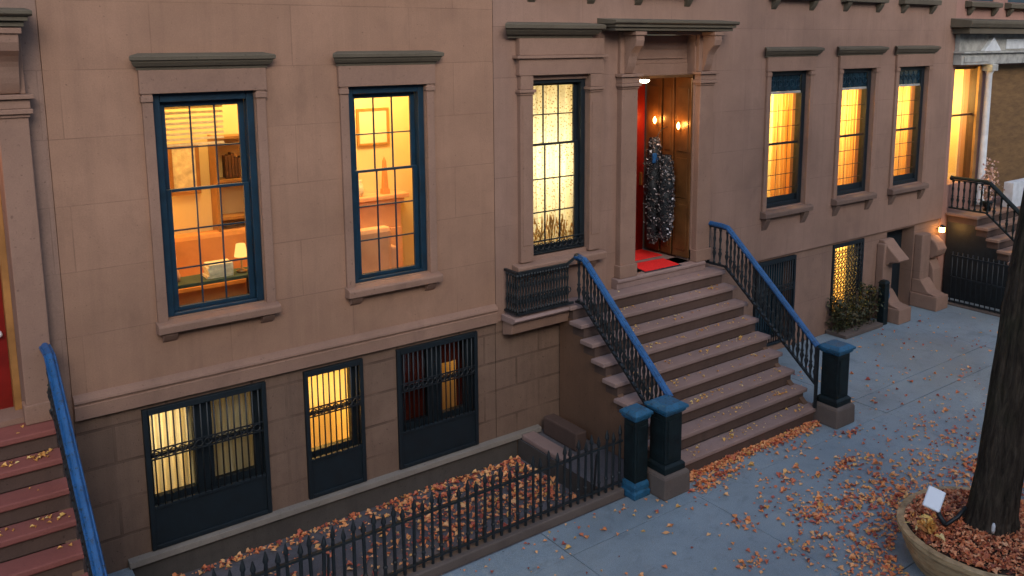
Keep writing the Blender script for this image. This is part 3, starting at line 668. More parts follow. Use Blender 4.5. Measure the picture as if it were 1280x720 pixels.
# baluster mesh shared
def baluster_mesh(h, name, mat):
    m = MB(); pr = []
    for t, r in ((0,.016),(.06,.016),(.08,.010),(.20,.013),(.30,.024),(.38,.012),(.42,.020),(.46,.012),(.58,.011),(.70,.018),(.78,.011),(.92,.012),(.94,.018),(1,.018)): pr.append((r, t*h))
    m.lathe(0, 0, pr, 7); return m
def newel(name, label, x, y, h, stone_h, w=.17, cap=M['bluecap'], group=None, foot_blue=False, mat=None):
    r = thing(name, label, 'newel post', (x,y,0), group); mat = mat or M['newel']
    if stone_h:
        m = MB(); m.frustum(x,y,0,stone_h-.03,w+.045,w+.045,w+.04,w+.04); m.frustum(x,y,stone_h-.03,stone_h,w+.04,w+.04,w+.015,w+.015); m.build('stone_base', M['curb'], r, bevel=.012)
    z = stone_h+.001
    m = MB(); m.box(x-w,x+w,y-w,y+w,z,z+.07); m.frustum(x,y,z+.07,z+.10,w,w,w*.82,w*.82)
    if foot_blue: m.box(x-w*.93,x+w*.93,y-w*.93,y+w*.93,z+.10,z+.15); m.frustum(x,y,z+.15,z+.19,w*.93,w*.93,w*.8,w*.8)
    m.build('foot', cap if foot_blue else mat, r, bevel=.006)
    zb = z+(.191 if foot_blue else .101)
    m = MB(); s_ = w*.80; m.box(x-s_,x+s_,y-s_,y+s_,zb,h-.13); m.build('shaft', mat, r, bevel=.012)
    for dx,dy in ((0,-1),(-1,0),(1,0),(0,1)):
        m = MB(); a = s_*.72; t=.008
        if dy: m.box(x-a,x+a,y+dy*s_-(t if dy<0 else 0),y+dy*s_+(t if dy>0 else 0),zb+.06,h-.19)
        else: m.box(x+dx*s_-(t if dx<0 else 0),x+dx*s_+(t if dx>0 else 0),y-a,y+a,zb+.06,h-.19)
        m.build('panel', mat, r, bevel=.005)
    m = MB(); m.frustum(x,y,h-.129,h-.10,s_,s_,w*.98,w*.98); m.box(x-w*.98,x+w*.98,y-w*.98,y+w*.98,h-.10,h-.072); m.build('neck', cap, r, bevel=.005)
    m = MB(); m.box(x-w*1.12,x+w*1.12,y-w*1.12,y+w*1.12,h-.070,h-.035); m.frustum(x,y,h-.035,h,w*1.1,w*1.1,w*.72,w*.72); m.build('cap', cap, r, bevel=.008)
    return r
def stair_rail(label, x, ztop0, yflat, yend, zend, ystart=-.02, railm=None, drop=.66, group='railings of the stoops', n=22, nflat=3, balm=None, w=.055):
    r = thing('stair_railing', label, 'railing', (x, yflat, zend-.8), group); railm = railm or M['blue']; balm = balm or M['iron']
    slope = (ztop0-zend)/(yflat-yend)
    m = MB()
    pts = [(x,ystart,ztop0)] + [(x,yflat+.10-.10*t,ztop0-.0) for t in (0,)] + [(x,yflat-.03,ztop0-.012),(x,yflat-.12,ztop0-.085)] + [(x,yend,zend)]
    prof=[(-.044,-.022),(-.048,.0),(-.040,.014),(-.030,.010),(-.024,.022),(-.012,.034),(.012,.034),(.024,.022),(.030,.010),(.040,.014),(.048,.0),(.044,-.022)]
    P_=[Vector(p) for p in pts]; vs=[]; q=len(prof)
    for i,p in enumerate(P_):
        t_=(P_[min(i+1,len(P_)-1)]-P_[max(i-1,0)]).normalized(); a_=Vector((1,0,0)); b_=a_.cross(t_).normalized()
        if b_.z<0: b_=-b_
        for u_,v_ in prof: vs.append(p+a_*u_+b_*v_)
    m.add(vs,[(i*q+k,i*q+(k+1)%q,(i+1)*q+(k+1)%q,(i+1)*q+k) for i in range(len(P_)-1) for k in range(q)]+[tuple(range(q)),tuple(range(len(vs)-1,len(vs)-q-1,-1))])
    hr = m.build('handrail', railm, r, recalc=True)
    m = MB(); m.box(x-.018,x+.018,yend-.018,yend+.018,.20,zend-.03); m.build('end_post', balm, r)
    m = MB(); m.tube([(x,ystart,ztop0),(x,ystart-.05,ztop0-.01)], .045, 10); m.build('scroll_end', balm, r)
    m = MB(); m.bar((x,ystart,ztop0-.045),(x,yflat-.02,ztop0-.045),.03,.02); m.bar((x,yflat-.04,ztop0-.06),(x,yend,zend-.05),.03,.02)
    m.bar((x,ystart,ztop0-drop+.05),(x,yflat,ztop0-drop+.05),.035,.03); m.bar((x,yflat,ztop0-drop+.05),(x,yend,zend-drop+.10),.035,.03); m.build('bottom_rail', balm, r)
    src = None
    def topz(y): return ztop0-.05 if y > yflat-.02 else ztop0-.05-slope*(yflat-y)*.985
    def botz(y): return ztop0-drop+.06 if y > yflat else ztop0-drop+.06-slope*(yflat-y)*.97
    ys_ = [ystart-.06-(ystart-.06-yflat)*k/max(1,nflat) for k in range(nflat)] + [yflat-.02-(yflat-yend-.05)*k/n for k in range(n+1)]
    for y in ys_:
        h = topz(y)-botz(y)
        if src is None:
            src = baluster_mesh(h, 'baluster', balm); o = MB(); o.v = [(a_+x, b_+y, c_+botz(y)) for a_,b_,c_ in [(u*1.35,v*1.35,w__) for u,v,w__ in src.v]]; o.f = src.f; o.sm = src.sm
            first = o.build('baluster', balm, r); me0 = first.data; y0_, z0_ = y, botz(y); h0 = h; loc0 = first.location.copy()
            # shift origin onto the foot
            for vv in me0.vertices: vv.co -= Vector((x,y,botz(y)))-parent_world(r)
            first.location = Vector((x,y,botz(y)))-parent_world(r)
        else:
            c = first.copy(); C.objects.link(c); c.parent = r; c.location = Vector((x,y,botz(y)))-parent_world(r); c.scale = (1,1,h/h0)
    return r
stair_rail('blue topped iron stair railing on the left side of the middle stoop', 7.10, 2.42, -.46, -2.08, 1.07, ystart=-.32, nflat=1)
stair_rail('blue topped iron stair railing on the right side of the middle stoop', 9.90, 2.46, -.42, -2.10, 1.09)
stair_rail('blue stair handrail running down the left edge stoop', 1.05, 2.46, -.34, -2.15, 1.02, nflat=2, w=.07)
stair_rail('dark green baluster railing of the stoop at the right edge', 17.05, 2.46, -.78, -2.5, 1.05, railm=M['newel'], balm=M['newel'], nflat=6, n=13)
# balcony railing
r = thing('balcony_railing', 'dark ornate iron railing around the little balcony under the bright window', 'railing', (6.6,-.3,1.75), 'railings of the stoops')
def railpath(p): 
    m = MB()
    for a,b in zip(p[:-1],p[1:]): m.bar(a,b,.035,.03)
    return m
P = [(6.18,-.02,2.33),(6.18,-.29,2.33),(6.98,-.29,2.33),(7.06,-.33,2.40)]
railpath(P).build('top_rail', M['iron'], r); railpath([(a,b,1.80) for a,b,c in P[:3]]+[(7.06,-.31,1.80)]).build('bottom_rail', M['iron'], r)
bl = baluster_mesh(.5,'b',M['iron']); first=None
spots = [(6.18,-.07),(6.18,-.13),(6.18,-.19),(6.18,-.24)]+[(6.18+.8*k/18,-.29) for k in range(19)]
for x,y in spots:
    if first is None:
        o = MB(); o.v = [(a*1.05+x,b*1.05+y,c+1.81) for a,b,c in bl.v]; o.f=bl.f; o.sm=bl.sm; first=o.build('baluster', M['iron'], r)
        for vv in first.data.vertices: vv.co -= Vector((x,y,1.81))-parent_world(r)
        first.location = Vector((x,y,1.81))-parent_world(r)
    else:
        c = first.copy(); C.objects.link(c); c.parent=r; c.location = Vector((x,y,1.81))-parent_world(r)
m = MB()
for k in range(6): m.ring(6.28+k*.13,-.29,2.20,.05,.009,8); m.ring(6.345+k*.13,-.29,1.98,.04,.008,8)
m.build('scrollwork', M['iron'], r)

newel('newel_post', 'blue capped newel post on stone base at the left foot of the middle stoop', 6.95, -2.16, 1.10, .28, .165, group='posts at the foot of the stoop')
newel('newel_post', 'blue capped newel post on stone base at the right foot of the middle stoop', 10.12, -2.24, 1.12, .28, .165, group='posts at the foot of the stoop')
newel('fence_post', 'slimmer blue capped iron post with blue foot at the end of the areaway fence', 6.60, -2.03, 1.06, 0, .125, group='posts at the foot of the stoop', foot_blue=True)

# ------------------------------------------------------------------ areaway fence
m = MB(); m.prism_x([(-1.86,.0),(-1.86,.085),(-1.87,.095),(-1.99,.095),(-2.0,.085),(-2.0,-.009),(-1.86,-.009)], 1.35, 6.46)
o = m.build('stone_curb', M['curb'], None, bevel=.006); tag(o, 'low stone curb carrying the spiked areaway fence', 'curb')
fr = thing('iron_fence', 'low black spiked iron fence along the leaf filled areaway', 'fence', (4,-1.93,.135))
m = MB(); m.bar((1.35,-1.93,.66),(6.48,-1.93,.66),.035,.022); m.build('top_rail', M['iron'], fr)
m = MB(); m.bar((1.35,-1.93,.16),(6.48,-1.93,.16),.03,.02); m.build('bottom_rail', M['iron'], fr)
pk = MB(); pk.lathe(0,0,[(.017,0),(.017,.62),(.015,.64)],6,False); pk.lathe(0,0,[(.015,.64),(.026,.665),(.023,.69),(.005,.76)],6,False); pk.lathe(0,0,[(.022,.16),(.024,.18),(.014,.2)],6,False)
first=None; N=50
for k in range(N):
    x = 1.40+k*(6.44-1.40)/(N-1); z=.094
    if first is None:
        o = MB(); o.v=[(a+x,b-1.93,c+z) for a,b,c in pk.v]; o.f=pk.f; o.sm=pk.sm; first=o.build('picket', M['iron'], fr)
        for vv in first.data.vertices: vv.co -= Vector((x,-1.93,z))-parent_world(fr)
        first.location = Vector((x,-1.93,z))-parent_world(fr)
    else:
        c=first.copy(); C.objects.link(c); c.parent=fr; c.location=Vector((x,-1.93,z))-parent_world(fr); c.rotation_euler=(random.gauss(0,.008),random.gauss(0,.012),random.random()*3)
        c.scale=(1,1,1 if k%2 else .93)
for x in (2.9,4.6,6.1): MB().bar((x,-1.925,.60),(x,-1.875,.096),.018,.018).build('brace', M['iron'], fr)

# areaway entry blocks
m = MB(); m.box(6.38,6.58,-.95,-.08,-.009,.07); o=m.build('stone_step', M['step'], None, bevel=.02); tag(o,'low flat stone step at the end of the leaf pit','step')
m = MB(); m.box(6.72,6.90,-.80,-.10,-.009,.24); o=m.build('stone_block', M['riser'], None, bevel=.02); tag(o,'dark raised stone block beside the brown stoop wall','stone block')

# ------------------------------------------------------------------ window guards over the basement windows
def guard(label, o, panes, zb, zt, bars_n, band=True, y=-.02, panel=True, lattice=False, frame_m=None):
    x0,x1,z0,z1 = o; r = thing('window_guard', label, 'window guard', ((x0+x1)/2, y, z0), 'iron guards on the basement windows')
    fm = frame_m or M['navyd']; e=.003
    m = MB(); m.box(x0+e,x0+.05,y,y+.05,z0+e,z1-e); m.box(x1-.05,x1-e,y,y+.05,z0+e,z1-e); m.box(x0+.052,x1-.052,y,y+.05,z1-.07,z1-e); m.box(x0+.052,x1-.052,y,y+.05,z0+e,z0+.05)
    m.build('frame', fm, r, bevel=.005)
    if panel:
        m = MB(); m.box(x0+.052,x1-.052,y+.02,y+.045,z0+.052,zb-.04); pp = m.build('panel', fm, r)
        m = MB(); m.box(x0+.052,x1-.052,y+.005,y+.045,zb-.038,zb); m.build('rail', fm, r, bevel=.004)
    src=None
    for k in range(bars_n):
        x = x0+.09+(x1-x0-.18)*k/(bars_n-1)
        if src is None:
            m = MB(); m.tube([(x,y+.012,zb-.03 if panel else z0+.04),(x,y+.012,z1-.05)],.0085,6); src=m.build('bar', M['iron'], r); xs_=x
        else:
            c=src.copy(); C.objects.link(c); c.parent=r; c.location=src.location+Vector((x-xs_,0,0))
    if band:
        m = MB(); zc=(zb+z1)/2+.03
        m.bar((x0+.05,y+.004,zc+.05),(x1-.05,y+.004,zc+.05),.012,.014); m.bar((x0+.05,y+.004,zc-.05),(x1-.05,y+.004,zc-.05),.012,.014)
        k=0; x=x0+.10
        while x<x1-.08: m.ring(x,y+.004,zc,.036,.007,8); x+=.085
        m.build('scroll_band', M['iron'], r)
    if lattice:
        m = MB(); x=x0+.08
        while x<x1-.08:
            z=z0+.1
            while z<z1-.08: m.ring(x,y+.004,z,.042,.008,6); z+=.095
            x+=.095
        m.build('scrollwork', M['iron'], r)
    return r
guard('wide navy barred window guard with two curtained panes, nearest the left stoop', B1, None, .56, 1.5, 17)
guard('narrow navy barred window guard over the bright amber pane', B2, None, .56, 1.5, 9)
guard('wide dark navy barred window guard, nearest the balcony', B3, None, .56, 1.5, 16)
guard('dark window guard behind the right railing of the middle stoop', RB1, None, .5, 1.5, 15, y=.0, panel=False, band=True)
guard('lacy iron window guard glowing gold above the green shrub', RB2, None, .5, 1.5, 9, y=.02, panel=False, band=False, lattice=True)
# the window joinery behind guards (parts of house A)
for o, panes in ((B1, ((1.92,2.33),(2.52,2.96))),(B2,((3.58,4.08),)),(B3,((4.76,5.10),(5.28,5.64)))):
    x0,x1,z0,z1=o; f=MB(); y=.10; e=.003
    edges=[x0+e]+[v_ for p_ in panes for v_ in p_]+[x1-e]
    for i in range(0,len(edges),2): f.box(edges[i],edges[i+1],y,y+.08,z0+e,z1-e)
    for a,b in panes: f.box(a+e,b-e,y,y+.08,z0+e,.60); f.box(a+e,b-e,y,y+.08,z1-.09,z1-e); f.box(a+e,b-e,y+.01,y+.06,1.02,1.05)
    w=f.build('basement_window', M['navyd'], HA)
    for a,b in panes: MB().box(a,b,y+.03,y+.034,.6,z1-.09).build('pane', M['glass'], w)
x0,x1,z0,z1=RB2; f=MB(); f.box(x0+.003,x0+.05,.15,.25,z0,z1-.003); f.box(x1-.2,x1-.003,.10,.25,z0,z1-.003); f.box(x0+.052,x1-.202,.15,.25,z1-.06,z1-.003); w=f.build('basement_window',M['navyd'],HB)
MB().box(x0+.05,x1-.2,.2,.204,z0,z1-.06).build('pane',M['glass'],w)

# ------------------------------------------------------------------ curtains and interiors
def curtain(name,label,cat,x0,x1,z0,z1,y,mat,fold=.09,amp=.03,group=None,pinch=0):
    m=MB(); n=max(6,int((x1-x0)/fold*8)); rows=10; vs=[]
    for j in range(rows+1):
        t=j/rows; z=z0+(z1-z0)*t
        for i in range(n+1):
            u=i/n; x=x0+(x1-x0)*u; ph=(x-x0)/fold*2*PI
            x2=x+pinch*(1-t)*(.5-u)*(x1-x0)
            vs.append((x2, y+amp*math.sin(ph+.6*math.sin(z*2.2))*(1-.4*t)+.01*math.sin(ph*2.3+z), z))
    fs=[(j*(n+1)+i,j*(n+1)+i+1,(j+1)*(n+1)+i+1,(j+1)*(n+1)+i) for j in range(rows) for i in range(n)]
    m.add(vs,fs,True); o=m.build(name,mat,None); tag(o,label,cat,group); return o
curtain('sheer_curtain','bright white patterned sheer curtain in the tall window above the balcony','curtain',6.62,7.75,2.35,4.8,.32,M['sheer'],.16,.05)
for i,(o,l) in enumerate(((R1,'first window right of the red carpeted door'),(R2,'middle one of the three narrow windows'),(R3,'last narrow window before the boarded front'))):
    curtain('curtain',f'pale gold left drape in the {l}','curtain',o[0]+.0,o[0]+.62,2.4,4.36,.42,M['drape'],.10,.05,'drapes in the narrow windows')
    curtain('curtain',f'rust orange right drape in the {l}','curtain',o[0]+.70,o[1]+.42,2.4,4.36,.44,M['drape2'],.09,.05,'drapes in the narrow windows')
curtain('curtain','ivory curtain brightly lit in the left pane of the wide barred basement window','curtain',1.9,2.32,.3,1.55,.31,M['bcurt'],.085,.05)
curtain('curtain','dim ivory curtain in the right pane of the wide barred basement window','curtain',2.50,3.05,.3,1.55,.31,M['bcurt'],.095,.05)
curtain('curtain','dark maroon curtain behind the wide barred basement window nearest the balcony','curtain',4.66,5.38,.3,1.55,.28,M['darkcurt'],.07,.02)
curtain('curtain','dark curtain on the outer right of the barred basement window nearest the balcony','curtain',5.62,5.9,.3,1.55,.28,M['darkcurt'],.07,.02)
curtain('roller_blind','dark blind lowered over the top of the barred basement window nearest the balcony','blind',5.38,5.9,1.18,1.57,.25,M['darkcurt'],.5,.003)
curtain('roller_blind','half lowered pale blind behind the narrow barred basement window','blind',3.5,4.15,1.05,1.55,.27,M['blind'],.5,.003)
# venetian blind in W1
r=thing('venetian_blind','cream slatted blind half lowered in the leftmost tall window','blind',(2.55,.22,4.55))
m=MB()
for k in range(8):
    z=4.53-k*.053; m.add([(2.26,.21,z),(2.86,.21,z),(2.86,.245,z+.022),(2.26,.245,z+.022)],[(0,1,2,3)])
m.build('slats',M['blind'],r); MB().box(2.26,2.98,.20,.25,4.55,4.59).build('headrail',M['blind'],r)
# parlour furniture seen through W1
r=thing('picture_frame','framed picture on the yellow wall inside the leftmost tall window','picture',(2.83,1.66,3.65))
m=MB(); m.box(2.66,3.00,1.64,1.69,3.98,4.02); m.box(2.66,3.00,1.64,1.69,3.42,3.46); m.box(2.66,2.70,1.64,1.69,3.461,3.979); m.box(2.96,3.00,1.64,1.69,3.461,3.979); m.build('frame',M['wood'],r)
MB().box(2.70,2.96,1.66,1.68,3.46,3.98).build('artwork',M['paper'],r)
r=thing('sofa','orange sofa inside the leftmost tall window','sofa',(3.05,1.35,2.0))
m=MB(); m.box(2.35,3.85,1.42,1.62,2.0,2.98); m.build('backrest',M['orange'],r,bevel=.06)
m=MB(); m.box(2.37,3.83,.95,1.419,2.12,2.50); m.build('seat',M['orange'],r,bevel=.05)
for a in (2.22,3.86): m=MB(); m.box(a,a+.13,.92,1.6,2.0,2.74); m.build('armrest',M['orange'],r,bevel=.04)
r=thing('side_table','dark low table with green top behind the leftmost tall window','table',(2.8,.7,2.0))
m=MB(); m.box(2.30,3.25,.50,.85,2.62,2.66); m.build('tabletop',M['green'],r,bevel=.008)
for a,b in ((2.33,.53),(3.20,.53),(2.33,.8),(3.20,.8)): m=MB(); m.box(a,a+.03,b,b+.03,2.0,2.62); m.build('leg',M['woodd'],r)
o=MB(); 
for k in range(5): o.box(2.72+random.uniform(-.02,.02),2.98,.56,.76,2.661+k*.03,2.689+k*.03)
o=o.build('book_stack',M['paper'],None); tag(o,'stack of pale books on the table behind the leftmost tall window','books')
r=thing('table_lamp','small glass jar lamp glowing by the leftmost tall window','lamp',(3.08,.65,2.66))
m=MB(); m.lathe(3.1,.65,[(.05,2.661),(.06,2.68),(.012,2.70),(.012,2.84)],10); m.build('base',M['wood'],r); m=MB(); m.lathe(3.1,.65,[(.075,2.84),(.05,2.98)],12); m.build('lamp_shade',M['shade'],r)
r=thing('bookcase','dark wooden bookcase against the wall inside the leftmost tall window','bookcase',(3.4,1.66,2.0))
m=MB(); m.box(3.12,3.16,1.45,1.69,2.0,4.1); m.box(3.86,3.90,1.45,1.69,2.0,4.1)
for z in (3.1,3.55,4.06): m.box(3.161,3.859,1.45,1.69,z,z+.03)
m.build('carcass',M['wood'],r)
r=thing('armchair','brown leather armchair low in the leftmost tall window','armchair',(3.5,.8,2.0))
m=MB(); m.box(3.30,3.40,.48,.95,2.0,2.78); m.build('backrest',M['wood'],r,bevel=.03); m=MB(); m.box(3.401,3.85,.50,.93,2.1,2.40); m.build('seat',M['wood'],r,bevel=.03)
for a,l_ in ((2.28,'tall amber glass vase on the table behind the leftmost tall window'),):
    m=MB(); m.lathe(a+.12,.68,[(.05,2.661),(.06,2.72),(.025,2.82),(.03,2.93)],10); o=m.build('vase',M['peach'],None); tag(o,l_,'vase')
for k_,(x_,z_,w_,h_,l_) in enumerate(((3.25,3.62,.22,.30,'small dark framed print on the bookcase shelf'),(3.55,3.17,.30,.22,'row of coloured books on the bookcase shelf'))):
    m=MB()
    for q_ in range(6): m.box(x_+q_*w_/6+.003,x_+(q_+1)*w_/6-.003,1.50,1.62,z_-.03,z_-.03+h_*random.uniform(.75,1))
    o=m.build('book_row',(M['woodd'],M['red'])[k_],None); tag(o,('row of dark books high on the bookcase','row of red books low on the bookcase')[k_],'books')
r=thing('picture_frame','gilt framed picture above the mantelpiece inside the second tall window','picture',(5.2,1.66,4.0))
m=MB(); m.box(5.02,5.48,1.66,1.69,4.28,4.31); m.box(5.02,5.48,1.66,1.69,3.82,3.85); m.box(5.02,5.05,1.66,1.69,3.851,4.279); m.box(5.45,5.48,1.66,1.69,3.851,4.279); m.build('frame',M['drape2'],r)
MB().box(5.05,5.45,1.675,1.69,3.85,4.28).build('artwork',M['cream2'],r)
# mantel seen through W2
r=thing('mantelpiece','peach marble mantelpiece inside the second tall window','mantelpiece',(5.1,1.55,2.0))
m=MB(); m.box(4.72,5.62,1.40,1.69,3.12,3.18); m.box(4.78,5.56,1.44,1.69,3.06,3.118); m.build('shelf',M['peach'],r,bevel=.01)
m=MB(); m.box(4.80,5.54,1.50,1.69,2.72,3.058); m.box(4.80,4.98,1.48,1.69,2.0,2.718); m.box(5.36,5.54,1.48,1.69,2.0,2.718); m.build('surround',M['peach'],r,bevel=.01)
MB().box(4.99,5.35,1.60,1.69,2.0,2.718).build('firebox',M['orange'],r)
r=thing('armchair','peach armchair with its back to the second tall window','armchair',(4.75,.9,2.0))
m=MB(); m.box(4.35,5.0,.72,.88,2.1,2.92); m.build('backrest',M['peach'],r,bevel=.06); m=MB(); m.box(4.37,4.98,.881,1.3,2.1,2.45); m.build('seat',M['peach'],r,bevel=.04)
for a in (4.26,4.99): m=MB(); m.box(a,a+.09,.75,1.28,2.0,2.65); m.build('armrest',M['peach'],r,bevel=.03)
m=MB(); m.frustum(5.32,1.52,3.182,3.25,.05,.05,.045,.045); m.frustum(5.32,1.52,3.25,3.62,.035,.035,.02,.02); m.frustum(5.32,1.52,3.62,3.68,.02,.02,.001,.001); o=m.build('obelisk',M['orange'],None); tag(o,'small obelisk ornament on the mantelpiece','ornament')
m=MB(); m.lathe(4.95,1.52,[(.04,3.182),(.07,3.25),(.05,3.33),(.03,3.37),(.04,3.40)],12); o=m.build('vase',M['paper'],None); tag(o,'round cream vase on the left of the mantelpiece','vase')
# dried grasses in W3
def grass(name,label,x0,x1,y,z,n,h,mat):
    m=MB()
    for _ in range(n):
        x=random.uniform(x0,x1); hh=h*random.uniform(.5,1.1)*math.exp(-((x-(x0+x1)/2)/(x1-x0)*2.0)**2); dx=random.gauss(0,.05); w=.006
        m.add([(x-w,y,z),(x+w,y,z),(x+dx+w*.6,y+random.uniform(-.03,.03),z+hh*.7),(x+dx*1.5,y,z+hh),(x+dx-w*.6,y,z+hh*.7)],[(0,1,2,3,4)])
        m.frustum(x+dx*1.3,y,z+hh*.75,z+hh,.010,.008,.002,.002)
    return m.build(name,mat,None)
m=grass('dried_grass','',6.72,7.45,.21,2.5,60,.42,M['drape2'])
tag(m,'clump of dried rust coloured grass on the sill of the bright patterned window','plant')
m=MB(); m.lathe(15.2,.26,[(.09,2.52),(.11,2.62),(.12,2.66)],12); r=thing('potted_plant','dark leafy plant low in the last narrow window','plant',(15.2,.26,2.52)); m.build('pot',M['newel'],r)
m=MB()
for _ in range(160):
    a=random.random()*6.28; rr=random.random()*.2; z=2.66+random.random()*.32; x=15.22+rr*math.cos(a)*.9; y=.26+rr*math.sin(a)*.2; s=.03
    m.add([(x,y,z),(x+s,y+.01,z+s*.6),(x+s*.3,y-.01,z+s*1.6),(x-s*.5,y,z+s)],[(0,1,2,3)])
m.build('foliage',M['foliage'],r)
for yy,zz,l_ in ((.72,3.98,'added amber lamp standing for a reflection deeper inside the middle doorway'),(.22,3.93,'added amber lamp standing for a reflection at the outer right side of the middle doorway')):  # lamps added in place of lamp reflections on the varnished reveal
    r=thing('reflection_lamp',l_,'lamp',(9.54,yy,zz))
    m=MB(); m.lathe(9.49,yy,[(.004,zz-.05),(.022,zz-.02),(.024,zz+.02),(.004,zz+.06)],10); m.build('bulb',M['bulbo'],r)
    m=MB(); m.tube([(9.537,yy,zz-.02),(9.50,yy,zz-.075),(9.49,yy,zz-.05)],.007,6); m.build('bracket',M['wood'],r)
    plight('reflection_lamp_light',(9.44,yy,zz+.02),3.6,(1,.40,.08),.03)
# porch lamp
r=thing('porch_lamp','glowing white round lamp under the lintel of the middle doorway','lamp',(8.62,.0,4.60))
m=MB(); m.lathe(8.60,.03,[(.01,4.60),(.055,4.615),(.075,4.635),(.06,4.652)],14); m.build('globe',M['bulb'],r); m=MB(); m.lathe(8.60,.03,[(.08,4.653),(.08,4.659)],14); m.build('base',M['iron'],r)
# hanging decoration on the doors
r=thing('door_decoration','tall hanging bundle of black and silver patterned cloth with a blue patch','decoration',(9.3,.4,3.0))
def lumpy(cx,cy,zt,zb,w,seed):
    m=MB(); n=14; rows=26; vs=[]
    for j in range(rows+1):
        t=j/rows; z=zt+(zb-zt)*t; pr=(math.sin(PI*min(1,max(0.02,t))**.9))**.28
        for k in range(n):
            a=2*PI*k/n; q=noise.noise(Vector((math.cos(a)*2+seed,math.sin(a)*2,z*9)))
            rr=w*pr*(1+.35*q); vs.append((cx+rr*math.cos(a),cy+rr*.55*math.sin(a),z))
    fs=[(j*n+k,(j+1)*n+k,(j+1)*n+(k+1)%n,j*n+(k+1)%n) for j in range(rows) for k in range(n)]
    m.add(vs,fs,True); return m
def flakes(cx,cy,zt,zb,w,n,light):
    m=MB()
    for _ in range(n):
        t=random.random(); z=zt+(zb-zt)*t; pr=(math.sin(PI*min(1,max(0.02,t))**.9))**.28; a=random.uniform(-PI,0.3) if random.random()<.8 else random.random()*6.28
        rr=w*pr*random.uniform(.98,1.22); p=Vector((cx+rr*math.cos(a),cy+rr*.55*math.sin(a),z)); q=random.uniform(.010,.024)
        d1_=Vector((random.gauss(0,1),random.gauss(0,.5),random.gauss(0,1))).normalized()*q; d2_=d1_.cross(Vector((random.gauss(0,.4),1,random.gauss(0,.4)))).normalized()*q*random.uniform(.4,.9)
        m.add([p-d1_,p+d2_,p+d1_*1.1,p-d2_],[(0,1,2,3)])
    return m
for cx_,cy_,zt_,zb_,w_,n_,nm,sd in ((9.25,.49,3.75,2.13,.125,1300,'left_bundle',1),(9.34,.32,3.50,2.18,.12,1000,'right_bundle',5)):
    A=lumpy(cx_,cy_,zt_,zb_,w_,sd); A.v=[(x,cy_+(y-cy_)*1.9,z) for x,y,z in A.v]; B=flakes(cx_,cy_,zt_,zb_,w_*.98,n_,1); B.v=[(x,cy_+(y-cy_)*1.9,z) for x,y,z in B.v]
    nc=len(A.f); A.add(B.v,B.f); ob=A.build(nm,M['iron'],r); ob.data.materials.append(M['foil'])
    for p_ in ob.data.polygons: p_.material_index = 0 if p_.index < nc else 1
m=MB(); m.box(-.085,.085,-.02,.02,-.075,.075); m.v=[(9.20+x*.95,.395+y+x*.25,3.46+z) for x,y,z in m.v]; m.build('blue_patch',M['blue'],r,bevel=.015)
m=MB(); m.tube([(9.26,.47,3.7),(9.4,.5,3.85),(9.545,.5,3.9)],.006,5); m.build('hook',M['iron'],r)

# mats
r=thing('door_mat','bright red doormat with black rubber edge lying on the stoop landing','mat',(8.9,.12,1.90))
zt=1.90
def quad(m,pts,z0,z1):
    m.add([(x,y,z0) for x,y in pts]+[(x,y,z1) for x,y in pts],[(3,2,1,0),(4,5,6,7),(0,1,5,4),(1,2,6,5),(2,3,7,6),(3,0,4,7)])
MP=[(8.66,.40),(8.57,-.10),(9.29,-.11),(9.36,.36)]
m=MB(); quad(m,MP,zt+.001,zt+.010); m.build('edge',M['matedge'],r,bevel=.003)
c=(8.97,.13); m=MB(); quad(m,[(c[0]+(x-c[0])*.95,c[1]+(y-c[1])*.86) for x,y in MP],zt+.0105,zt+.018); m.build('pile',M['mat'],r,bevel=.003)
m=MB(); quad(m,[(8.8,.50),(9.5,.50),(9.5,.97),(8.8,.97)],1.901,1.912); o=m.build('carpet',M['mat'],None,bevel=.004); tag(o,'red carpet piece just inside the doorway behind the doormat','carpet')

# ------------------------------------------------------------------ leaves
def leaf(m,x,y,z,s,flat=.32,up=None):
    s*=random.choice((.5,.65,.8,.9,1,1.25))
    a=random.random()*2*PI; ca,sa=math.cos(a),math.sin(a); tx=random.gauss(0,flat); ty=random.gauss(0,flat); cu=random.uniform(.05,.55)*s
    pts=[(0,-.55,0),(.30,-.22,cu),(.42,.12,cu*.8),(.15,.30,.2*cu),(0,.62,.1*cu),(-.15,.30,.2*cu),(-.42,.12,cu),(-.30,-.22,cu*.8)]
    vs=[]
    for px,py,pz in pts:
        px*=s; py*=s; qz=pz+abs(px*tx)*.6+py*ty*.6
        vs.append((x+px*ca-py*sa,y+px*sa+py*ca,z+max(0.001,qz+.002)+.002))
    m.add(vs,[(0,1,2,3),(0,3,4,5),(0,5,6,7)])
blocked=lambda x,y:(6.35<x<10.4 and y>-2.02) or (x<6.5 and y>-2.02) or (6.8<x<7.25 and y>-2.38) or (9.9<x<10.35 and y>-2.47) or (6.45<x<6.76 and y>-2.2)
PL=(8.43,-5.22); PR=.84
lv=MB(); cnt=0
def put(x,y,s):
    global cnt
    if blocked(x,y) or (x-PL[0])**2+(y-PL[1])**2<(PR+.02)**2 : return
    if y>-.15 or y<-8: return
    leaf(lv,x,y,.003,s); cnt+=1
for _ in range(1300): put(random.uniform(7.2,9.95),-2.10-abs(random.gauss(0,.075)),random.uniform(.03,.065))
for _ in range(160): put(random.gauss(7.5,.22),-2.3-abs(random.gauss(0,.12)),random.uniform(.035,.07))
for _ in range(95): put(random.uniform(2.0,6.9),-2.05-abs(random.gauss(0,.35)),random.uniform(.03,.065))
for _ in range(60): put(random.uniform(3.5,7.2),random.uniform(-4,-2.1),random.uniform(.035,.065))
for _ in range(520): put(random.uniform(6.9,15.5),random.uniform(-6,-.4),random.uniform(.03,.065))
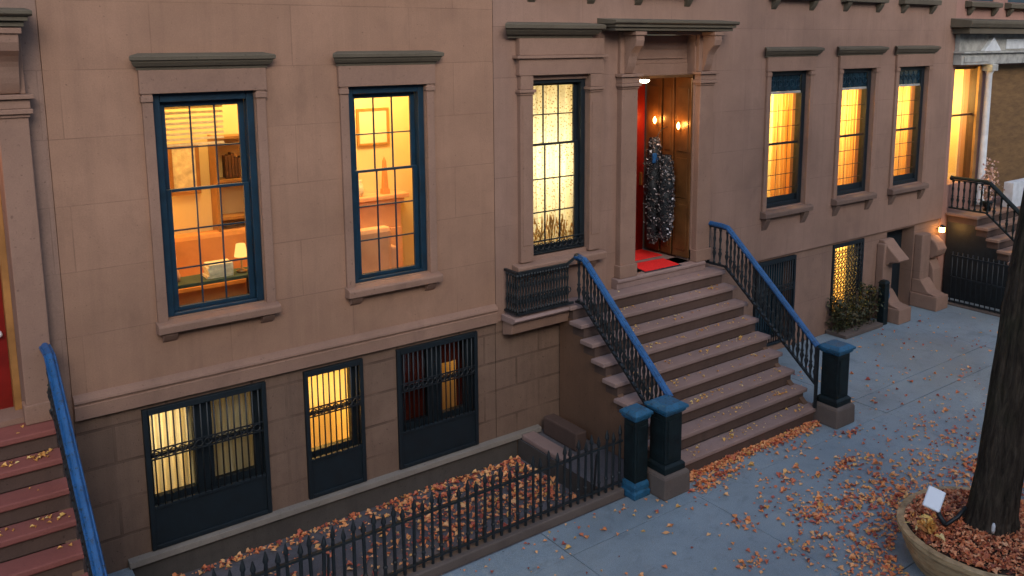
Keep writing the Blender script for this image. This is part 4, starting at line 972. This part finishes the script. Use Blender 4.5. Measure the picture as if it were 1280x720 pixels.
for _ in range(420): put(random.uniform(7.3,12.5),random.uniform(-5.5,-2.7),random.uniform(.03,.065))
for _ in range(190):
    cx_=random.gauss(8.9,1.3); cy_=random.gauss(-3.9,.75); n_=int(random.expovariate(1/9.)); 
    for _ in range(n_): put(random.gauss(cx_,.15),random.gauss(cy_,.08),random.uniform(.03,.07))
for _ in range(1500):
    a=random.random()*2*PI; d=PR+abs(random.gauss(.0,.42))+.03; put(PL[0]+d*math.cos(a),PL[1]+d*math.sin(a),random.uniform(.03,.07))
for _ in range(600): put(random.gauss(10.3,.9),random.gauss(-4.4,.5),random.uniform(.03,.065))
for _ in range(220): put(random.uniform(10.4,19),random.uniform(-4.4,-.5),random.uniform(.03,.055))
o=lv.build('fallen_leaves',M['leaf'],None); tag(o,'orange and red fallen leaves strewn over the grey pavement','leaves',kind='stuff')
lv=MB()
for _ in range(1250):
    x=6.3-abs(random.gauss(0,1.9)); y=random.uniform(-1.84,-.08)
    if x<1.7: continue
    leaf(lv,x,y,FZ+random.random()*.02,random.uniform(.035,.075),.5)
for _ in range(260): leaf(lv,random.uniform(1.9,6.3),-.06-abs(random.gauss(0,.05)),FZ+.005,random.uniform(.03,.065),.5)
for _ in range(520): leaf(lv,random.uniform(4.4,6.3),random.uniform(-1.2,-.05),FZ+.01+random.random()*.03,random.uniform(.04,.08),.5)
o=lv.build('fallen_leaves',M['leaf'],None); tag(o,'carpet of fallen leaves lying in the sunken areaway behind the spiked fence','leaves',kind='stuff')
lv=MB()
for k in range(0,9):
    zt_=(9-k)*RISE; yf=Y0-k*RUN
    n_=(4,40,34,34,40,44,48,46,52)[k]
    for _ in range(n_):
        x=7.25+2.6*random.random()**.75; y=yf+RUN*random.uniform(.15,.9); leaf(lv,x,y,zt_+.001,random.uniform(.018,.045),.4)
    c_=random.uniform(7.6,9.6)
    for _ in range(9): leaf(lv,random.gauss(c_,.12),yf+RUN*random.uniform(.3,.95),zt_+.001,random.uniform(.025,.05),.4)
for _ in range(7): leaf(lv,random.uniform(8.05,8.5),random.uniform(-.11,-.02),1.902,.03)
o=lv.build('fallen_leaves',M['leafy'],None); tag(o,'small yellow leaves scattered on the treads of the middle stoop','leaves',kind='stuff')
lv=MB()
for k in range(0,9):
    zt_=(9-k)*RISE; yf=Y0-k*RUN
    for _ in range((2,34,5,22,3,18,20,20,20)[k]): leaf(lv,random.choice((random.uniform(.3,1.0),random.gauss(.88,.08))),yf+RUN*random.uniform(.3,.95),zt_+.001,random.uniform(.025,.05),.4)
o=lv.build('fallen_leaves',M['leafy'],None); tag(o,'yellow leaves heaped on the red steps of the left stoop','leaves',kind='stuff')

# ------------------------------------------------------------------ planter, tree, floodlight
r=thing('round_planter','round brown wooden tree planter heaped with red leaves at the lower right corner','planter',(PL[0],PL[1],0))
n=48; m=MB(); prof=[(PR*.84,0),(PR*.93,.15),(PR*.99,.30),(PR+.02,.34),(PR+.02,.385),(PR-.05,.39),(PR-.07,.35)]
vs=[]
for rr,z in prof:
    for k in range(n):
        a=2*PI*k/n; w_=1+.012*noise.noise(Vector((math.cos(a)*3,math.sin(a)*3,z*4))); vs.append((PL[0]+rr*w_*math.cos(a),PL[1]+rr*w_*math.sin(a),z+(.012*noise.noise(Vector((a*2,1,z))) if z>.2 else 0)))
fs=[(j*n+k,j*n+(k+1)%n,(j+1)*n+(k+1)%n,(j+1)*n+k) for j in range(len(prof)-1) for k in range(n)]
m.add(vs,fs,False); m.build('tub',M['barrel'],r)
m=MB(); vs=[(PL[0],PL[1],.44)]+[(PL[0]+(PR-.06)*math.cos(2*PI*k/n),PL[1]+(PR-.06)*math.sin(2*PI*k/n),.36) for k in range(n)]
m.add(vs,[(0,1+k,1+(k+1)%n) for k in range(n)]); m.build('soil',M['soil'],r)
for k in range(0): pass
lv=MB()
for _ in range(4600):
    a=random.random()*2*PI; d=(PR-.07)*math.sqrt(random.random()); z=.44-.08*(d/PR)+random.random()*.035
    leaf(lv,PL[0]+d*math.cos(a),PL[1]+d*math.sin(a),z,random.uniform(.025,.06),.6)
o=lv.build('fallen_leaves',M['leafd'],None); tag(o,'deep layer of red brown leaves filling the round planter','leaves',kind='stuff')
m=MB()
for k in range(9):
    a=PI*.9+k*.08
lv=MB()
for _ in range(45):
    a=random.gauss(2.62,.10); d=random.gauss(.68,.05); leaf(lv,PL[0]+d*math.cos(a),PL[1]+d*math.sin(a),.43+random.random()*.08,random.uniform(.06,.11),1.2)
o=lv.build('leaf_clump',M['leafy'],None); tag(o,'clump of large yellow leaves on the planter rim beside the floodlight','leaves')
# stones by the rim
for k,(a,l) in enumerate(((4.75,'pale rounded stone on the front rim of the planter'),)):
    m=MB(); cx_,cy_=PL[0]+PR*math.cos(a),PL[1]+PR*math.sin(a); m.lathe(cx_,cy_,[(.02,.388),(.06,.40),(.07,.43),(.05,.47),(.01,.485)],12); o=m.build('stone',M['ledge'],None); tag(o,l,'stone')
# tree
tr=thing('street_tree','thick dark barked street tree growing from the round planter','tree',(8.42,-5.16,.4),None)
def trunk(m,pts,n=120,am=.06):
    vs=[];fs=[]
    P=[Vector(p[:3]) for p in pts]; R=[p[3] for p in pts]
    sub=[];subr=[]
    for i in range(len(P)-1):
        for k in range(26): t=k/26; sub.append(P[i].lerp(P[i+1],t)); subr.append(R[i]*(1-t)+R[i+1]*t)
    sub.append(P[-1]); subr.append(R[-1])
    for i,(p,rr) in enumerate(zip(sub,subr)):
        for k in range(n):
            a=2*PI*k/n; q=noise.noise(Vector((math.cos(a)*2.6,math.sin(a)*2.6,p.z*.5)))*am+noise.noise(Vector((math.cos(a)*8,math.sin(a)*8,p.z*1.2)))*am*.5
            wv=noise.noise(Vector((math.cos(a)*1.5,math.sin(a)*1.5,p.z*1.6)))*.5; rg=abs(noise.noise(Vector((math.cos(a+wv*.3)*9,math.sin(a+wv*.3)*9,p.z*1.1+i*.0))))
            q+=.20*min(.35,rg)-.03
            if p.z<.75: q+=.10*(.75-p.z)/.35*max(0,math.sin(a*5+.8))
            vs.append((p.x+rr*(1+q)*math.cos(a),p.y+rr*(1+q)*math.sin(a),p.z))
    for i in range(len(sub)-1):
        for k in range(n): fs.append((i*n+k,i*n+(k+1)%n,(i+1)*n+(k+1)%n,(i+1)*n+k))
    m.add(vs,fs,True)
m=MB(); TX,TY=8.47,-5.20
trunk(m,[(TX,TY,.38,.265),(TX+.02,TY,.55,.225),(TX+.05,TY-.03,1.0,.205),(TX+.13,TY-.08,2.4,.19),(TX+.28,TY-.16,4.2,.18),(TX+.5,TY-.3,5.6,.17)])
lim=[((TX+.5,TY-.3,5.5),(TX+1.3,TY-.6,7.0),(TX+2.4,TY-.9,8.4)),((TX+.5,TY-.3,5.5),(TX-.1,TY-1.3,7.0),(TX-.6,TY-2.2,8.6)),((TX+.5,TY-.3,5.6),(TX+.8,TY-.8,7.6),(TX+1.1,TY-1.0,9.6)),((TX+.48,TY-.28,5.2),(TX+1.2,TY-1.4,6.6),(TX+1.8,TY-2.4,7.9))]
for L in lim: m.tube([L[0],L[1],L[2]],[.15,.10,.04],8)
m.build('trunk',M['bark'],tr)
cr=MB()
ends=[L[2] for L in lim]+[L[1] for L in lim]
for e_ in ends:
    for _ in range(26):
        c_=Vector(e_)+Vector((random.gauss(0,.7),random.gauss(0,.6),random.gauss(.3,.5)))
        if c_.z<6.4: continue
        for _ in range(16):
            p=c_+Vector((random.gauss(0,.2),random.gauss(0,.2),random.gauss(0,.16))); s=.08; d1_=Vector((random.gauss(0,1),random.gauss(0,1),random.gauss(0,.5))).normalized()*s; d2_=d1_.cross(Vector((random.random(),random.random(),1))).normalized()*s*.5
            cr.add([p-d1_,p+d2_,p+d1_,p-d2_],[(0,1,2,3)])
cr.build('crown',M['leafd'],tr)
m=MB(); m.lathe(TX-.27,TY-.16,[(.012,.50),(.018,.53),(.018,.57),(.010,.60)],8); o=m.build('tree_tag',M['white'],None); tag(o,'small white tag at the foot of the street tree','tag')
# floodlight
r=thing('floodlight','white backed garden floodlight on a dark bracket in the planter','floodlight',(8.0,-4.75,.42))
def orient(m,c,rx,rz):
    R_=Matrix.Rotation(rz,4,'Z')@Matrix.Rotation(rx,4,'X'); m.v=[tuple(Vector(c)+R_@Vector(v)) for v in m.v]; return m
m=MB(); m.box(-.085,.085,-.02,.02,-.11,.11); m.v=[tuple(Matrix.Rotation(math.radians(22),3,'Y')@Vector(v)) for v in m.v]; orient(m,(8.07,-4.82,.66),math.radians(-42),math.radians(-50)); m.build('housing',M['steel'],r,bevel=.014)
m=MB(); m.tube([(8.02,-4.98,.47),(8.05,-4.90,.52),(8.08,-4.84,.60)],.025,8); m.tube([(8.02,-4.98,.47),(8.18,-5.02,.52),(8.28,-5.04,.60)],.02,6); m.build('bracket',M['iron'],r)

# ------------------------------------------------------------------ shrub, bag, gate on the right
r=thing('shrub','dark green shrub growing against the wall under the lacy lit basement window','shrub',(13.5,-.30,0))
m=MB(); m.box(13.15,14.30,-.40,.03,0.002,.07); m.build('planting_box',M['curb'],r,bevel=.01)
m=MB()
for _ in range(9): x=random.uniform(13.25,14.15); m.tube([(x,-.22,.1),(x+random.gauss(0,.04),-.22,.4),(x+random.gauss(0,.08),-.22,.75)],.010,5)
m.build('stem',M['bark'],r)
m=MB()
for _ in range(2300):
    x=random.uniform(13.12,14.32); hgt=.56+.09*math.sin(x*5)+.05*math.sin(x*13); z=.08+hgt*random.random()**.8; y=-.16+random.gauss(0,.09); y=min(y,.0)
    s=random.uniform(.018,.045); d1_=Vector((random.gauss(0,1),random.gauss(0,1),random.gauss(.3,1))).normalized()*s; d2_=d1_.cross(Vector((random.gauss(0,1),random.gauss(0,1),random.gauss(0,1)))).normalized()*s*.45; p=Vector((x,y,z))
    m.add([p-d1_,p+d2_,p+d1_,p-d2_],[(0,1,2,3)])
m.build('foliage',M['foliage'],r)
m=MB(); m.box(14.36,14.50,-.36,-.22,0,.78); m.frustum(14.43,-.29,.78,.84,.085,.085,.05,.05); o=m.build('bollard',M['newel'],None,bevel=.01); tag(o,'short dark square post between the shrub and the basement entrance','post')
m=lumpy(14.66,-.20,.66,.345,.085,9); m.v=[(x,y+.0,z) for x,y,z in m.v]; o=m.build('plastic_bag',M['bag'],None); tag(o,'blue plastic bag resting on the stone foot of the basement entrance','bag')
r=thing('iron_gate','black iron gate beside the dark space under the right edge stoop','gate',(16.66,-1.0,0))
m=MB()
for z in (.06,.55,.98): m.bar((16.66,-.36,z),(16.66,-1.9,z),.03,.03)
m.build('rail',M['iron'],r); src=None
for k in range(16):
    y=-.38-k*.1
    if src is None: mm=MB(); mm.tube([(16.66,y,.0),(16.66,y,1.06)],.011,5); src=mm.build('bar',M['iron'],r)
    else: c=src.copy(); C.objects.link(c); c.parent=r; c.location=src.location+Vector((0,-k*.1,0))
m=MB(); m.box(16.56,16.80,-1.95,-.32,-.009,.03); o=m.build('stone_threshold',M['curb'],None,bevel=.008); tag(o,'narrow stone strip under the black iron gate','threshold')
r=thing('wall_lantern','small amber lantern glowing under the right edge landing','lantern',(16.72,-.12,1.45))
m=MB(); m.box(16.66,16.74,-.14,-.06,1.40,1.50); m.build('glass',M['bulbo'],r); m=MB(); m.frustum(16.70,-.10,1.501,1.55,.055,.055,.01,.01); m.box(16.69,16.71,-.06,.015,1.44,1.46); m.build('bracket',M['iron'],r)
r=thing('flower_pot','pot of pale pink flowers on the landing beside the porch post','flowers',(17.9,-.55,1.755))
m=MB(); m.lathe(17.75,-.45,[(.07,1.757),(.10,1.93),(.11,1.95)],12); m.build('pot',M['newel'],r)
M['petal']=mk_leaf('pale_petal',[(0,(.25,.12,.10)),(.5,(.6,.4,.36)),(1,(.75,.62,.6))])
m=MB()
for _ in range(260):
    p=Vector((17.75+random.gauss(0,.09),-.45+random.gauss(0,.08),2.35+random.gauss(0,.20))); s=.028; d1_=Vector((random.gauss(0,1),random.gauss(0,1),random.gauss(0,1))).normalized()*s; d2_=d1_.cross(Vector((1,.3,.2))).normalized()*s*.7
    m.add([p-d1_,p+d2_,p+d1_,p-d2_],[(0,1,2,3)])
m.build('blossom',M['petal'],r)
m=MB(); 
for _ in range(6): m.tube([(17.75,-.45,1.9),(17.75+random.gauss(0,.05),-.45+random.gauss(0,.04),2.3)],.006,5)
m.build('stem',M['foliage'],r)

# ------------------------------------------------------------------ lights
WARM=(1,.72,.33)
plight('parlour_lamp',(3.0,.85,4.9),44,(1,.66,.26),.2); plight('parlour_lamp',(4.9,.85,4.9),85,WARM,.2); plight('parlour_lamp',(2.1,1.2,3.3),12,(1,.45,.12),.1)
plight('hall_lamp',(7.3,1.0,3.6),40,(1,.90,.68),.2)
plight('drawing_room_lamp',(11.9,1.15,4.2),165,(1,.78,.42),.15); plight('drawing_room_lamp',(14.0,1.15,4.0),165,(1,.78,.42),.15); plight('drawing_room_lamp',(15.9,1.15,4.0),130,(1,.78,.42),.15)
plight('porch_light',(8.62,.02,4.52),9,(1,.62,.3),.06)
plight('left_porch_light',(.3,.05,4.3),5,(1,.45,.12),.06)
plight('basement_lamp',(2.0,.9,1.3),13,(1,.80,.50),.1); plight('basement_lamp',(2.9,1.1,1.2),1.1,(1,.75,.4),.1)
plight('basement_lamp',(3.8,.9,1.3),26,(1,.62,.2),.1); plight('basement_lamp',(5.6,1.0,1.0),2.2,(1,.5,.15),.1)
plight('cellar_lamp',(13.7,.9,1.2),55,(1,.62,.18),.1); plight('lantern_light',(16.72,-.22,1.42),1.2,(1,.45,.1),.05)
plight('far_lamp',(17.5,.8,4.0),80,(1,.72,.25),.2)

w=bpy.data.worlds.new('World'); sc.world=w; w.use_nodes=True
nt=w.node_tree; bg=nt.nodes['Background']; sky=nt.nodes.new('ShaderNodeTexSky'); sky.sky_type='NISHITA'; sky.sun_disc=False
AZ=math.radians(200); EL=math.radians(32)
sky.sun_elevation=EL; sky.sun_rotation=AZ; sky.air_density=1.2; sky.dust_density=1.5; sky.ozone_density=1.5
nt.links.new(sky.outputs[0],bg.inputs[0]); bg.inputs[1].default_value=.15
l=bpy.data.lights.new('Sun','SUN'); l.energy=.5; l.angle=math.radians(25); l.color=(1,.93,.86)
so=bpy.data.objects.new('Sun',l); C.objects.link(so)
d=Vector((math.sin(AZ)*math.cos(EL),math.cos(AZ)*math.cos(EL),math.sin(EL)))
so.rotation_euler=d.to_track_quat('Z','Y').to_euler()

# ------------------------------------------------------------------ camera
cam=bpy.data.cameras.new('Camera'); co=bpy.data.objects.new('Camera',cam); C.objects.link(co); sc.camera=co
co.location=(0,-9,5.229); cam.sensor_width=36; cam.lens=1105/1280*36
co.rotation_euler=(math.radians(90-9.252),0,math.radians(52.3278-90))
cam.shift_x=(640-690)/1280; cam.shift_y=-(360-227)/1280; cam.clip_start=.05; cam.clip_end=500
vs_=sc.view_settings; vs_.view_transform='Standard'; vs_.look='None'; vs_.exposure=.80; vs_.gamma=1; vs_.use_curve_mapping=False
cy=sc.cycles; cy.use_denoising=True; cy.max_bounces=6; cy.transparent_max_bounces=10; cy.caustics_reflective=False; cy.caustics_refractive=False; cy.sample_clamp_indirect=4
